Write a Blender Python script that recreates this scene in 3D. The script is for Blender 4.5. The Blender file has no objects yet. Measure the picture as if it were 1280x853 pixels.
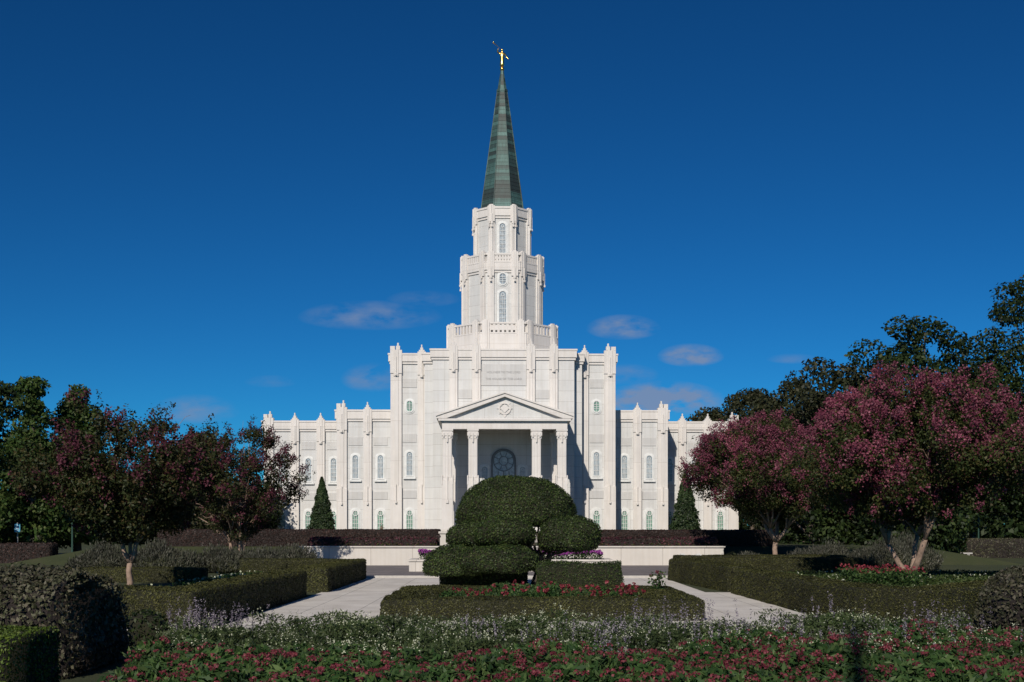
import bpy, bmesh, math
import numpy as np
from mathutils import Vector, Matrix

R = math.radians
scene = bpy.context.scene
col = scene.collection

# ------------------------------------------------------------------ camera
cam_d = bpy.data.cameras.new('camera')
cam = bpy.data.objects.new('camera', cam_d)
col.objects.link(cam)
cam.location = (0, 0, 2.5)
cam.rotation_euler = (R(90), 0, 0)
cam_d.sensor_width = 36.0
cam_d.lens = 1584 / 1280 * 36.0
cam_d.shift_y = (657 - 426.5) / 1280
cam_d.clip_start = 0.1
cam_d.clip_end = 6000
scene.camera = cam

# ------------------------------------------------------------------ sun, sky, exposure
SUN = Vector((0.26, 1.0, -0.66)).normalized()
sl = bpy.data.lights.new('sun', 'SUN')
sl.energy = 3.65
sl.angle = R(0.53)
sl.color = (1.0, 0.915, 0.81)
so = bpy.data.objects.new('sun', sl)
so.rotation_euler = SUN.to_track_quat('-Z', 'Y').to_euler()
so.location = (-20, -60, 60)
col.objects.link(so)

scene.view_settings.view_transform = 'Standard'
scene.view_settings.look = 'None'
scene.view_settings.exposure = 0.0
scene.view_settings.gamma = 1.0
scene.view_settings.use_curve_mapping = False

world = bpy.data.worlds.new('World')
scene.world = world
world.use_nodes = True
wt = world.node_tree
wt.nodes.clear()


def wn(kind, **kw):
    n = wt.nodes.new(kind)
    for k, v in kw.items():
        setattr(n, k, v)
    return n


def wmath(op, a, b=None, c=None):
    n = wt.nodes.new('ShaderNodeMath')
    n.operation = op
    for i, v in enumerate((a, b, c)):
        if v is None:
            continue
        if isinstance(v, (int, float)):
            n.inputs[i].default_value = v
        else:
            wt.links.new(v, n.inputs[i])
    return n.outputs[0]


sky = wn('ShaderNodeTexSky', sky_type='NISHITA', sun_disc=False)
sky.sun_elevation = R(32.6)
sky.sun_rotation = R(194.6)
sky.altitude = 2500
sky.air_density = 1.0
sky.dust_density = 0.0
sky.ozone_density = 3.0
tint = wn('ShaderNodeMix', data_type='RGBA', blend_type='MULTIPLY')
tint.inputs[0].default_value = 1.0
tint.inputs[7].default_value = (0.065, 0.39, 0.58, 1)
sc_ = wn('ShaderNodeVectorMath', operation='SCALE')
sc_.inputs['Scale'].default_value = .12
wt.links.new(sky.outputs[0], sc_.inputs[0])
gm = wn('ShaderNodeGamma')
gm.inputs[1].default_value = 1.3
wt.links.new(sc_.outputs[0], gm.inputs[0])
sc2 = wn('ShaderNodeVectorMath', operation='SCALE')
sc2.inputs['Scale'].default_value = 8.8
wt.links.new(gm.outputs[0], sc2.inputs[0])
wt.links.new(sc2.outputs[0], tint.inputs[6])
# a few thin clouds at fixed directions of the sky
tc = wn('ShaderNodeTexCoord')
sep = wn('ShaderNodeSeparateXYZ')
wt.links.new(tc.outputs['Generated'], sep.inputs[0])
ysafe = wmath('MAXIMUM', sep.outputs[1], 0.02)
U = wmath('DIVIDE', sep.outputs[0], ysafe)
V = wmath('DIVIDE', sep.outputs[2], ysafe)
cmb = wn('ShaderNodeCombineXYZ')
wt.links.new(U, cmb.inputs[0])
wt.links.new(wmath('MULTIPLY', V, 2.2), cmb.inputs[1])
nz = wn('ShaderNodeTexNoise')
nz.inputs['Scale'].default_value = 34
nz.inputs['Detail'].default_value = 6
nz.inputs['Roughness'].default_value = 0.55
wt.links.new(cmb.outputs[0], nz.inputs['Vector'])
mask = None
for (cx, cy, rx, ry, a) in [(-.112, .164, .058, .014, .40), (.088, .155, .030, .012, .65), (.141, .133, .027, .011, .85),
                            (.120, .098, .050, .017, 1.15), (.092, .118, .025, .010, .30), (-.110, .115, .026, .014, .36),
                            (-.250, .090, .036, .014, .36), (.222, .131, .022, .005, .20), (-.190, .113, .022, .006, .14),
                            (-.07, .178, .03, .008, .18)]:
    du = wmath('DIVIDE', wmath('SUBTRACT', U, cx), rx)
    dv = wmath('DIVIDE', wmath('SUBTRACT', V, cy), ry)
    # flatter underneath, domed on top
    dv = wmath('MULTIPLY', dv, wmath('ADD', 1.0, wmath('MULTIPLY', wmath('LESS_THAN', dv, 0.0), 0.35)))
    r2 = wmath('ADD', wmath('MULTIPLY', du, du), wmath('MULTIPLY', dv, dv))
    m = wmath('MULTIPLY', wmath('MAXIMUM', wmath('SUBTRACT', 1.0, r2), 0.0), a)
    mask = m if mask is None else wmath('MAXIMUM', mask, m)
nn = wmath('MULTIPLY', wmath('MAXIMUM', wmath('SUBTRACT', nz.outputs['Fac'], 0.36), 0.0), 4.2)
mask = wmath('MINIMUM', wmath('MULTIPLY', mask, wmath('MULTIPLY', nn, 1.35)), 0.85)
cm = wn('ShaderNodeMix', data_type='RGBA')
cm.inputs[7].default_value = (1.9, 2.6, 4.1, 1)
wt.links.new(mask, cm.inputs[0])
wt.links.new(tint.outputs[2], cm.inputs[6])
bg = wn('ShaderNodeBackground')
bg.inputs[1].default_value = 0.10
wt.links.new(cm.outputs[2], bg.inputs[0])
wo = wn('ShaderNodeOutputWorld')
wt.links.new(bg.outputs[0], wo.inputs[0])

scene.render.engine = 'CYCLES'
scene.cycles.max_bounces = 6
scene.cycles.diffuse_bounces = 2
scene.cycles.glossy_bounces = 2
scene.cycles.transmission_bounces = 2
scene.cycles.use_denoising = True


# ------------------------------------------------------------------ materials
class NT:
    def __init__(self, name):
        self.m = bpy.data.materials.new(name)
        self.m.use_nodes = True
        self.t = self.m.node_tree
        self.b = self.t.nodes['Principled BSDF']

    def n(self, kind, **kw):
        nd = self.t.nodes.new(kind)
        for k, v in kw.items():
            setattr(nd, k, v)
        return nd

    def l(self, a, b):
        self.t.links.new(a, b)

    def math(self, op, a, b=None):
        nd = self.n('ShaderNodeMath', operation=op)
        for i, v in enumerate((a, b)):
            if v is None:
                continue
            if isinstance(v, (int, float)):
                nd.inputs[i].default_value = v
            else:
                self.l(v, nd.inputs[i])
        return nd.outputs[0]

    def ramp(self, fac, stops):
        nd = self.n('ShaderNodeValToRGB')
        e = nd.color_ramp.elements
        while len(e) < len(stops):
            e.new(0.5)
        for k, (p, c) in enumerate(stops):
            e[k].position = p
            e[k].color = (*c, 1)
        self.l(fac, nd.inputs[0])
        return nd.outputs[0]

    def noise(self, scale, detail=4, rough=.5, coord='Object', vec=None):
        nd = self.n('ShaderNodeTexNoise')
        nd.inputs['Scale'].default_value = scale
        nd.inputs['Detail'].default_value = detail
        nd.inputs['Roughness'].default_value = rough
        if vec is None:
            vec = self.n('ShaderNodeTexCoord').outputs[coord]
        self.l(vec, nd.inputs['Vector'])
        return nd.outputs['Fac']

    def mix(self, fac, a, b, blend='MIX'):
        nd = self.n('ShaderNodeMix', data_type='RGBA', blend_type=blend)
        for i, v in ((0, fac), (6, a), (7, b)):
            if isinstance(v, (int, float)):
                nd.inputs[i].default_value = v
            elif isinstance(v, tuple):
                nd.inputs[i].default_value = (*v, 1)
            else:
                self.l(v, nd.inputs[i])
        return nd.outputs[2]

    def bump(self, h, strength, dist):
        nd = self.n('ShaderNodeBump')
        nd.inputs['Strength'].default_value = strength
        nd.inputs['Distance'].default_value = dist
        self.l(h, nd.inputs['Height'])
        self.l(nd.outputs[0], self.b.inputs['Normal'])


def plain(name, c, rough=.6, metal=0.0, var=.12, scale=3.0):
    k = NT(name)
    f = k.noise(scale, 5, .6)
    k.l(k.ramp(f, [(.3, tuple(x * (1 - var) for x in c)), (.7, tuple(min(1, x * (1 + var)) for x in c))]), k.b.inputs['Base Color'])
    k.b.inputs['Roughness'].default_value = rough
    k.b.inputs['Metallic'].default_value = metal
    return k.m


def leafmat(name, a, b, c=None, rough=.55, clump=.5, trans=.0):
    """leaf colour: each leaf its own shade, drifting slowly through the plant"""
    k = NT(name)
    g = k.n('ShaderNodeNewGeometry')
    stops = [(0, a), (1, b)] if c is None else [(0, a), (.6, b), (1, c)]
    r1 = k.ramp(g.outputs['Random Per Island'], stops)
    f = k.noise(clump, 3, .6)
    r2 = k.ramp(f, [(.35, (.65, .65, .65)), (.65, (1.25, 1.25, 1.15))])
    base = k.mix(1.0, r1, r2, 'MULTIPLY')
    k.l(base, k.b.inputs['Base Color'])
    k.b.inputs['Roughness'].default_value = rough
    k.b.inputs['Specular IOR Level'].default_value = .25
    if trans:
        tr = k.n('ShaderNodeBsdfTranslucent')
        k.l(base, tr.inputs['Color'])
        ms = k.n('ShaderNodeMixShader')
        ms.inputs[0].default_value = trans
        k.l(k.b.outputs[0], ms.inputs[1])
        k.l(tr.outputs[0], ms.inputs[2])
        k.l(ms.outputs[0], k.t.nodes['Material Output'].inputs[0])
    return k.m


def stone(name, c, joints=None, jdark=.72, var=.05):
    k = NT(name)
    tcn = k.n('ShaderNodeTexCoord')
    f = k.noise(.9, 6, .6, vec=tcn.outputs['Object'])
    base = k.ramp(f, [(.3, tuple(x * (1 - var) for x in c)), (.7, tuple(x * (1 + var) for x in c))])
    # faint vertical weather streaks
    mp = k.n('ShaderNodeMapping')
    mp.inputs['Scale'].default_value = (2.5, 2.5, .12)
    k.l(tcn.outputs['Object'], mp.inputs['Vector'])
    st = k.noise(1.6, 4, .6, vec=mp.outputs[0])
    base = k.mix(1.0, base, k.ramp(st, [(.34, (.93, .92, .90)), (.6, (1, 1, 1))]), 'MULTIPLY')
    if joints:
        s = k.n('ShaderNodeSeparateXYZ')
        k.l(tcn.outputs['Object'], s.inputs[0])
        cb = k.n('ShaderNodeCombineXYZ')
        k.l(k.math('ADD', s.outputs[0], s.outputs[1]), cb.inputs[0])
        k.l(s.outputs[2], cb.inputs[1])
        br = k.n('ShaderNodeTexBrick')
        br.offset = joints[3] if len(joints) > 3 else 0.0
        br.inputs['Scale'].default_value = 1.0
        br.inputs['Mortar Size'].default_value = joints[2]
        br.inputs['Mortar Smooth'].default_value = .2
        br.inputs['Brick Width'].default_value = joints[0]
        br.inputs['Row Height'].default_value = joints[1]
        br.inputs['Color1'].default_value = (1, 1, 1, 1)
        br.inputs['Color2'].default_value = (.93, .935, .94, 1)
        br.inputs['Mortar'].default_value = (jdark, jdark * .98, jdark * .96, 1)
        k.l(cb.outputs[0], br.inputs['Vector'])
        base = k.mix(1.0, base, br.outputs['Color'], 'MULTIPLY')
    k.l(base, k.b.inputs['Base Color'])
    k.b.inputs['Roughness'].default_value = .7
    k.bump(k.noise(14, 4, .6, vec=tcn.outputs['Object']), .15, .02)
    return k.m


M = {}
M['panel'] = stone('white granite panels', (.70, .70, .685), (2.4, .95, .018), .70)
M['trim'] = stone('warm white stone trim', (.785, .748, .708), (50.0, 3.6, .02), .78)
M['grey_panel'] = stone('grey granite spandrel', (.63, .625, .61), (.75, .75, .012), .85)
M['cast'] = stone('cream cast stone', (.70, .66, .60), (2.6, 4.0, .02), .65)
M['paving'] = stone('grey beige step stone', (.42, .39, .36), (1.2, 4.0, .012), .8)
M['win_frame'] = plain('white painted window frame', (.76, .77, .75), .45)
M['glass_blue'] = plain('pale blue leaded glass', (.33, .39, .43), .12, 0, .4, 5)
M['glass_green'] = plain('pale green leaded glass', (.22, .36, .29), .15, 0, .4, 5)
M['glass_dark'] = plain('dim grey leaded glass', (.50, .53, .54), .25, 0, .3, 4)
M['lead'] = plain('grey lead cames', (.17, .175, .18), .5)
M['core'] = None
M['bronze'] = plain('dark bronze', (.05, .035, .03), .4)
M['engraved'] = plain('engraved grey lettering', (.40, .40, .40), .8)
M['gold'] = plain('gold leaf', (.95, .62, .18), .28, 1.0, .06)
M['bark_myrtle'] = plain('smooth pinkish crape myrtle bark', (.30, .21, .155), .8, 0, .4, 6)
M['bark'] = plain('grey brown bark', (.13, .10, .08), .9, 0, .4, 5)
M['bark_dark'] = plain('dark topiary bark', (.07, .058, .045), .9, 0, .4, 9)
M['soil'] = plain('dark mulch', (.032, .022, .016), .95, 0, .5, 9)
M['sign_blue'] = plain('blue sign paint', (.10, .42, .62), .4)
M['sign_white'] = plain('white sign paint', (.85, .88, .9), .4)
M['post_metal'] = plain('grey galvanised post', (.32, .32, .31), .5, .6)
M['post_green'] = plain('dark green post paint', (.025, .07, .05), .5)
M['concrete'] = plain('pale concrete', (.5, .48, .45), .85, 0, .12, 5)
M['asphalt'] = plain('asphalt', (.055, .055, .058), .9, 0, .2, 12)
M['white_metal'] = plain('white painted metal', (.75, .75, .72), .4)

M['lf_box'] = leafmat('clipped boxwood leaves', (.034, .038, .011), (.058, .060, .018), (.082, .080, .025))
M['lf_bright'] = leafmat('fresh clipped hedge leaves', (.035, .060, .008), (.070, .112, .014), (.105, .14, .025))
M['lf_topiary'] = leafmat('topiary leaves', (.014, .030, .008), (.036, .060, .014), (.072, .095, .026), clump=1.3)
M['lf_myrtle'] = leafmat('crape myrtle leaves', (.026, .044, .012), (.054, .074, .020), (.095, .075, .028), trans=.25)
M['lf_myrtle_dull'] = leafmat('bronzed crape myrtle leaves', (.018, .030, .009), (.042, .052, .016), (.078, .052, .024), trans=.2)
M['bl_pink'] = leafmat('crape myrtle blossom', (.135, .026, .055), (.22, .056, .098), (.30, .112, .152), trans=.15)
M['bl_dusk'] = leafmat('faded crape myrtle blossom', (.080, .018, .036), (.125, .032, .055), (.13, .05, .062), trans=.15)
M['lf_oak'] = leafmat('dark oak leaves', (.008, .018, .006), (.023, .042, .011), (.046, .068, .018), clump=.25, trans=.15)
M['lf_pine'] = leafmat('dull pine needles', (.016, .022, .010), (.034, .040, .017), (.060, .055, .026), clump=.25, trans=.1)
M['lf_cypress'] = leafmat('fresh green conifer leaves', (.024, .058, .014), (.060, .104, .024), (.105, .13, .04), clump=.25, trans=.28)
M['lf_holly'] = leafmat('holly leaves', (.012, .030, .012), (.035, .062, .022), (.065, .09, .035))
M['lf_purple'] = leafmat('purple shrub leaves', (.036, .042, .020), (.075, .074, .045), (.115, .10, .076))
M['lf_barberry'] = leafmat('dark red barberry leaves', (.022, .014, .012), (.05, .030, .026), (.075, .042, .038))
M['lf_sage'] = leafmat('silver grey sage leaves', (.034, .040, .026), (.068, .070, .052), (.105, .10, .085))
M['lf_penta'] = leafmat('penta leaves', (.020, .054, .014), (.048, .098, .027), (.092, .14, .045), clump=1.2, trans=.2)
M['lf_salvia'] = leafmat('salvia leaves', (.026, .046, .015), (.056, .084, .030), (.095, .12, .052), clump=1.0, trans=.2)
M['fl_red'] = leafmat('red penta florets', (.085, .013, .022), (.155, .026, .040), (.21, .055, .068), clump=1.5)
M['fl_redbright'] = leafmat('bright red rose petals', (.12, .013, .022), (.21, .028, .042), (.28, .06, .075))
M['fl_white'] = leafmat('white salvia florets', (.26, .29, .20), (.46, .49, .36), (.62, .63, .52))
M['fl_lav'] = leafmat('lavender florets', (.12, .10, .145), (.22, .19, .25), (.30, .27, .31))
M['fl_purple'] = leafmat('purple petunia petals', (.15, .022, .17), (.26, .05, .28), (.36, .10, .36))
M['lf_grass'] = leafmat('grass blades', (.030, .042, .012), (.055, .070, .020), (.08, .085, .03))
M['lf_cover'] = leafmat('ground cover leaves', (.022, .040, .010), (.048, .080, .020), (.08, .105, .034), clump=.9, trans=.15)
M['lf_dry'] = leafmat('dry brown leaves', (.20, .11, .06), (.32, .19, .11))


def mat_lawn():
    k = NT('lawn')
    f = k.noise(.25, 6, .65)
    g = k.noise(30, 4, .7)
    c = k.ramp(f, [(.3, (.030, .042, .012)), (.55, (.050, .062, .020)), (.75, (.070, .070, .030))])
    c = k.mix(1.0, c, k.ramp(g, [(.3, (.6, .6, .6)), (.7, (1.3, 1.3, 1.2))]), 'MULTIPLY')
    k.l(c, k.b.inputs['Base Color'])
    k.b.inputs['Roughness'].default_value = .95
    k.bump(g, .6, .05)
    return k.m


def mat_path():
    k = NT('pale brushed concrete')
    tcn = k.n('ShaderNodeTexCoord')
    br = k.n('ShaderNodeTexBrick')
    br.offset = 0
    br.inputs['Scale'].default_value = 1
    br.inputs['Brick Width'].default_value = 1.5
    br.inputs['Row Height'].default_value = 1.5
    br.inputs['Mortar Size'].default_value = .012
    br.inputs['Color1'].default_value = (.74, .705, .65, 1)
    br.inputs['Color2'].default_value = (.69, .66, .615, 1)
    br.inputs['Mortar'].default_value = (.27, .255, .235, 1)
    k.l(tcn.outputs['Object'], br.inputs['Vector'])
    f = k.noise(.7, 6, .65)
    g = k.noise(40, 3, .6)
    c = k.mix(1.0, br.outputs['Color'], k.ramp(f, [(.3, (.80, .785, .765)), (.62, (1.06, 1.06, 1.06))]), 'MULTIPLY')
    c = k.mix(1.0, c, k.ramp(g, [(.3, (.9, .9, .9)), (.7, (1.06, 1.06, 1.06))]), 'MULTIPLY')
    k.l(c, k.b.inputs['Base Color'])
    k.b.inputs['Roughness'].default_value = .85
    k.bump(g, .3, .01)
    return k.m


def mat_road():
    k = NT('grey brown pavers')
    tcn = k.n('ShaderNodeTexCoord')
    br = k.n('ShaderNodeTexBrick')
    br.inputs['Scale'].default_value = 1
    br.inputs['Brick Width'].default_value = .8
    br.inputs['Row Height'].default_value = .4
    br.inputs['Mortar Size'].default_value = .012
    br.inputs['Color1'].default_value = (.215, .19, .19, 1)
    br.inputs['Color2'].default_value = (.17, .155, .155, 1)
    br.inputs['Mortar'].default_value = (.10, .09, .09, 1)
    k.l(tcn.outputs['Object'], br.inputs['Vector'])
    f = k.noise(.5, 5, .65)
    c = k.mix(1.0, br.outputs['Color'], k.ramp(f, [(.3, (.8, .8, .8)), (.65, (1.1, 1.1, 1.1))]), 'MULTIPLY')
    k.l(c, k.b.inputs['Base Color'])
    k.b.inputs['Roughness'].default_value = .9
    return k.m


def mat_copper():
    k = NT('patinated copper')
    tcn = k.n('ShaderNodeTexCoord')
    s = k.n('ShaderNodeSeparateXYZ')
    k.l(tcn.outputs['Object'], s.inputs[0])
    row = k.math('FLOOR', k.math('MULTIPLY', s.outputs[2], 1 / .36))
    cb = k.n('ShaderNodeCombineXYZ')
    k.l(row, cb.inputs[0])
    g = k.n('ShaderNodeNewGeometry')
    sn = k.n('ShaderNodeSeparateXYZ')
    k.l(g.outputs['Normal'], sn.inputs[0])
    k.l(k.math('ROUND', k.math('MULTIPLY', sn.outputs[0], 2.0)), cb.inputs[1])
    wnz = k.n('ShaderNodeTexWhiteNoise', noise_dimensions='3D')
    k.l(cb.outputs[0], wnz.inputs['Vector'])
    mp = k.n('ShaderNodeMapping')
    mp.inputs['Scale'].default_value = (3, 3, .5)
    k.l(tcn.outputs['Object'], mp.inputs['Vector'])
    f = k.noise(1.5, 5, .7, vec=mp.outputs[0])
    fac = k.math('ADD', k.math('MULTIPLY', wnz.outputs['Value'], .55), k.math('MULTIPLY', f, .6))
    c = k.ramp(fac, [(.25, (.032, .042, .040)), (.5, (.040, .066, .062)), (.72, (.056, .115, .104)), (.93, (.095, .20, .185))])
    k.l(c, k.b.inputs['Base Color'])
    k.b.inputs['Roughness'].default_value = .55
    k.b.inputs['Metallic'].default_value = .15
    return k.m


M['lawn'], M['path'], M['road'], M['copper'] = mat_lawn(), mat_path(), mat_road(), mat_copper()


# ------------------------------------------------------------------ building blocks
def tag(o, label=None, cat=None, group=None, kind=None):
    if label:
        o['label'] = label
    if cat:
        o['category'] = cat
    if group:
        o['group'] = group
    if kind:
        o['kind'] = kind
    return o


def empty(name, loc=(0, 0, 0), rz=0):
    o = bpy.data.objects.new(name, None)
    o.empty_display_size = .3
    o.location = loc
    o.rotation_euler = (0, 0, rz)
    col.objects.link(o)
    return o


class MB:
    """collects simple solids, then links them as one mesh object"""

    def __init__(self):
        self.v, self.f = [], []

    def add(self, vs, fs):
        b = len(self.v)
        self.v += [tuple(p) for p in vs]
        self.f += [tuple(b + i for i in f) for f in fs]
        return self

    def box(self, x0, x1, y0, y1, z0, z1, T=None):
        vs = [Vector((x, y, z)) for z in (z0, z1) for y in (y0, y1) for x in (x0, x1)]
        if T:
            vs = [T @ p for p in vs]
        return self.add(vs, [(0, 2, 3, 1), (4, 5, 7, 6), (0, 1, 5, 4), (2, 6, 7, 3), (0, 4, 6, 2), (1, 3, 7, 5)])

    def prism(self, poly, axis, a, b, T=None):
        """polygon extruded along y ('y': poly is x,z) or z ('z': poly is x,y)"""
        n = len(poly)
        if axis == 'y':
            vs = [Vector((p[0], a, p[1])) for p in poly] + [Vector((p[0], b, p[1])) for p in poly]
        elif axis == 'x':
            vs = [Vector((a, p[0], p[1])) for p in poly] + [Vector((b, p[0], p[1])) for p in poly]
        else:
            vs = [Vector((p[0], p[1], a)) for p in poly] + [Vector((p[0], p[1], b)) for p in poly]
        if T:
            vs = [T @ p for p in vs]
        fs = [tuple(range(n)), tuple(range(2 * n - 1, n - 1, -1))]
        fs += [(i, i + n, (i + 1) % n + n, (i + 1) % n) for i in range(n)]
        return self.add(vs, fs)

    def ring(self, outer, inner, a, b, T=None):
        """flat ring between two outlines (x,z), extruded along y"""
        n = len(outer)
        vs = []
        for y in (a, b):
            vs += [Vector((p[0], y, p[1])) for p in outer] + [Vector((p[0], y, p[1])) for p in inner]
        if T:
            vs = [T @ p for p in vs]
        fs = []
        for i in range(n):
            j = (i + 1) % n
            fs += [(i, j, n + j, n + i), (2 * n + i, 3 * n + i, 3 * n + j, 2 * n + j), (i, 2 * n + i, 2 * n + j, j),
                   (n + i, n + j, 3 * n + j, 3 * n + i)]
        return self.add(vs, fs)

    def tube(self, pts, rad, n=8):
        pts = [Vector(p) for p in pts]
        rings = []
        for i, p in enumerate(pts):
            d = (pts[min(i + 1, len(pts) - 1)] - pts[max(i - 1, 0)]).normalized()
            a = d.orthogonal().normalized() if i == 0 else (a - d * a.dot(d)).normalized()
            b = d.cross(a)
            rings.append([p + (a * math.cos(t) + b * math.sin(t)) * rad[i] for t in [2 * math.pi * k / n for k in range(n)]])
        vs = [q for r in rings for q in r]
        fs = [(i * n + k, i * n + (k + 1) % n, (i + 1) * n + (k + 1) % n, (i + 1) * n + k) for i in range(len(pts) - 1) for k in range(n)]
        fs += [tuple(range(n))[::-1], tuple((len(pts) - 1) * n + k for k in range(n))]
        return self.add(vs, fs)

    def lathe(self, prof, cx, cy, n=20):
        vs = [(cx + r * math.cos(2 * math.pi * k / n), cy + r * math.sin(2 * math.pi * k / n), z) for r, z in prof for k in range(n)]
        fs = [(i * n + k, i * n + (k + 1) % n, (i + 1) * n + (k + 1) % n, (i + 1) * n + k) for i in range(len(prof) - 1) for k in range(n)]
        fs += [tuple(range(n))[::-1], tuple((len(prof) - 1) * n + k for k in range(n))]
        return self.add(vs, fs)

    def build(self, name, m, parent=None, bevel=0, smooth=False, loc=None):
        me = bpy.data.meshes.new(name)
        me.from_pydata(self.v, [], self.f)
        bm = bmesh.new()
        bm.from_mesh(me)
        bmesh.ops.recalc_face_normals(bm, faces=bm.faces)
        bm.to_mesh(me)
        bm.free()
        o = bpy.data.objects.new(name, me)
        me.materials.append(m)
        if smooth:
            for p in me.polygons:
                p.use_smooth = True
        if bevel:
            b = o.modifiers.new('bevel', 'BEVEL')
            b.width = bevel
            b.segments = 2
            b.limit_method = 'ANGLE'
        if parent:
            o.parent = parent
        if loc:
            o.location = loc
        col.objects.link(o)
        return o


def npmesh(name, parts, parent=None, loc=None):
    """parts: (verts (n,3), faces (m,k), material); returns ONE mesh object"""
    mats, V, loops, starts, mi, vb, lb = [], [], [], [], [], 0, 0
    for v, f, m in parts:
        if len(f) == 0:
            continue
        if m not in mats:
            mats.append(m)
        k = f.shape[1]
        V.append(v)
        loops.append((f + vb).ravel())
        starts.append(lb + np.arange(len(f)) * k)
        mi.append(np.full(len(f), mats.index(m)))
        vb += len(v)
        lb += f.size
    V, loops, starts, mi = (np.concatenate(x) for x in (V, loops, starts, mi))
    me = bpy.data.meshes.new(name)
    me.vertices.add(len(V))
    me.vertices.foreach_set('co', V.astype(np.float32).ravel())
    me.loops.add(len(loops))
    me.loops.foreach_set('vertex_index', loops.astype(np.int32))
    me.polygons.add(len(starts))
    me.polygons.foreach_set('loop_start', starts.astype(np.int32))
    me.polygons.foreach_set('material_index', mi.astype(np.int32))
    me.update(calc_edges=True)
    me.validate()
    for m in mats:
        me.materials.append(m)
    o = bpy.data.objects.new(name, me)
    if parent:
        o.parent = parent
    if loc is not None:
        o.location = loc
    col.objects.link(o)
    return o


def unit(a):
    return a / np.maximum(np.linalg.norm(a, axis=1, keepdims=True), 1e-9)


def leaves(rng, c, L, W, nrm=None, spread=1.0):
    """diamond leaves at c; nrm gives the direction a leaf's face leans to"""
    n = len(c)
    if nrm is None:
        nn_ = unit(rng.normal(size=(n, 3)))
    else:
        nn_ = unit(nrm + rng.normal(size=(n, 3)) * spread)
    u = unit(np.cross(nn_, rng.normal(size=(n, 3))))
    v = np.cross(nn_, u)
    s = rng.uniform(.7, 1.3, (n, 1))
    a, b = u * (L / 2) * s, v * (W / 2) * s
    V = np.stack([c - a, c + b - a * .1, c + a, c - b - a * .1], 1).reshape(-1, 3)
    F = np.arange(4 * n).reshape(n, 4)
    return V, F


def sample(rng, V, F, dens):
    """random points on the quads of a mesh: points and normals"""
    a, b, c, d = (V[F[:, i]] for i in range(4))
    n1, n2 = np.cross(b - a, c - a) / 2, np.cross(c - a, d - a) / 2
    ar = np.concatenate([np.linalg.norm(n1, axis=1), np.linalg.norm(n2, axis=1)])
    tot = ar.sum()
    k = int(tot * dens)
    t = rng.choice(len(ar), k, p=ar / tot)
    A = np.concatenate([a, a])[t]
    B = np.concatenate([b, c])[t]
    C = np.concatenate([c, d])[t]
    r1, r2 = np.sqrt(rng.uniform(size=(k, 1))), rng.uniform(size=(k, 1))
    p = A * (1 - r1) + B * r1 * (1 - r2) + C * r1 * r2
    return p, unit(np.concatenate([n1, n2])[t])


def wob(P, amp, s, seed):
    """cheap smooth noise displacement"""
    ph = seed * 1.7
    x, y, z = P[:, 0] * s, P[:, 1] * s, P[:, 2] * s
    d = np.stack([np.sin(y * 1.3 + z * 1.9 + ph) + .5 * np.sin(y * 3.1 - x * 2.3 + ph),
                  np.sin(x * 1.5 - z * 1.7 + ph * 2) + .5 * np.sin(z * 2.9 + x * 3.3 + ph),
                  np.sin(x * 1.2 + y * 1.4 + ph * 3) + .5 * np.sin(x * 3.7 - y * 2.7 + ph)], 1)
    return P + d * amp


def hedge_shape(path, width, h, closed=False, z0=0, round_=.08, step=.3, taper=.04):
    """a clipped hedge swept along a line on the ground: grid of quads with end faces"""
    P = [np.array(p, float) for p in path]
    if closed:
        P = P + [P[0]]
    # mitred offsets
    n = len(P)
    pts, nor = [], []
    dirs = [unit((P[i + 1] - P[i])[None])[0] for i in range(n - 1)]
    perp = lambda d: np.array([d[1], -d[0]])
    for i in range(n):
        if closed:
            d0, d1 = dirs[(i - 1) % (n - 1)], dirs[i % (n - 1)]
        else:
            d0, d1 = dirs[max(i - 1, 0)], dirs[min(i, n - 2)]
        m = unit((perp(d0) + perp(d1))[None])[0]
        m = m / max(.35, m @ perp(d1))
        nor.append(m)
    for i in range(n - 1):
        k = max(1, int(np.linalg.norm(P[i + 1] - P[i]) / step))
        for j in range(k):
            t = j / k
            pts.append((P[i] * (1 - t) + P[i + 1] * t, nor[i] * (1 - t) + nor[i + 1] * t))
    pts.append((P[-1], nor[-1]))
    hw = width / 2
    prof = []
    nz_ = max(2, int(h / .22))
    for i in range(nz_):
        prof.append((hw - taper * i / nz_ * .5, z0 + (h - round_) * i / nz_))
    for a in (0, 30, 60, 90):
        prof.append((hw - taper * .5 - round_ + round_ * math.cos(R(a)), z0 + h - round_ + round_ * math.sin(R(a))))
    nx = max(2, int(width / .25))
    top = [(hw - taper * .5 - round_) * (1 - 2 * i / nx) for i in range(1, nx)]
    full = prof + [(t, z0 + h) for t in top] + [(-x, z) for x, z in prof[::-1]]
    V, F = [], []
    m = len(full)
    for p, q in pts:
        for x, z in full:
            V.append((p[0] + q[0] * x, p[1] + q[1] * x, z))
    for i in range(len(pts) - 1):
        for k in range(m - 1):
            F.append((i * m + k, (i + 1) * m + k, (i + 1) * m + k + 1, i * m + k + 1))
    if not closed:
        for base, fl in ((0, False), ((len(pts) - 1) * m, True)):
            for k in range(m // 2):
                q = (base + k, base + k + 1, base + m - 2 - k, base + m - 1 - k)
                if len(set(q)) == 4:
                    F.append(q[::-1] if fl else q)
    return np.array(V), np.array(F)


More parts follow.
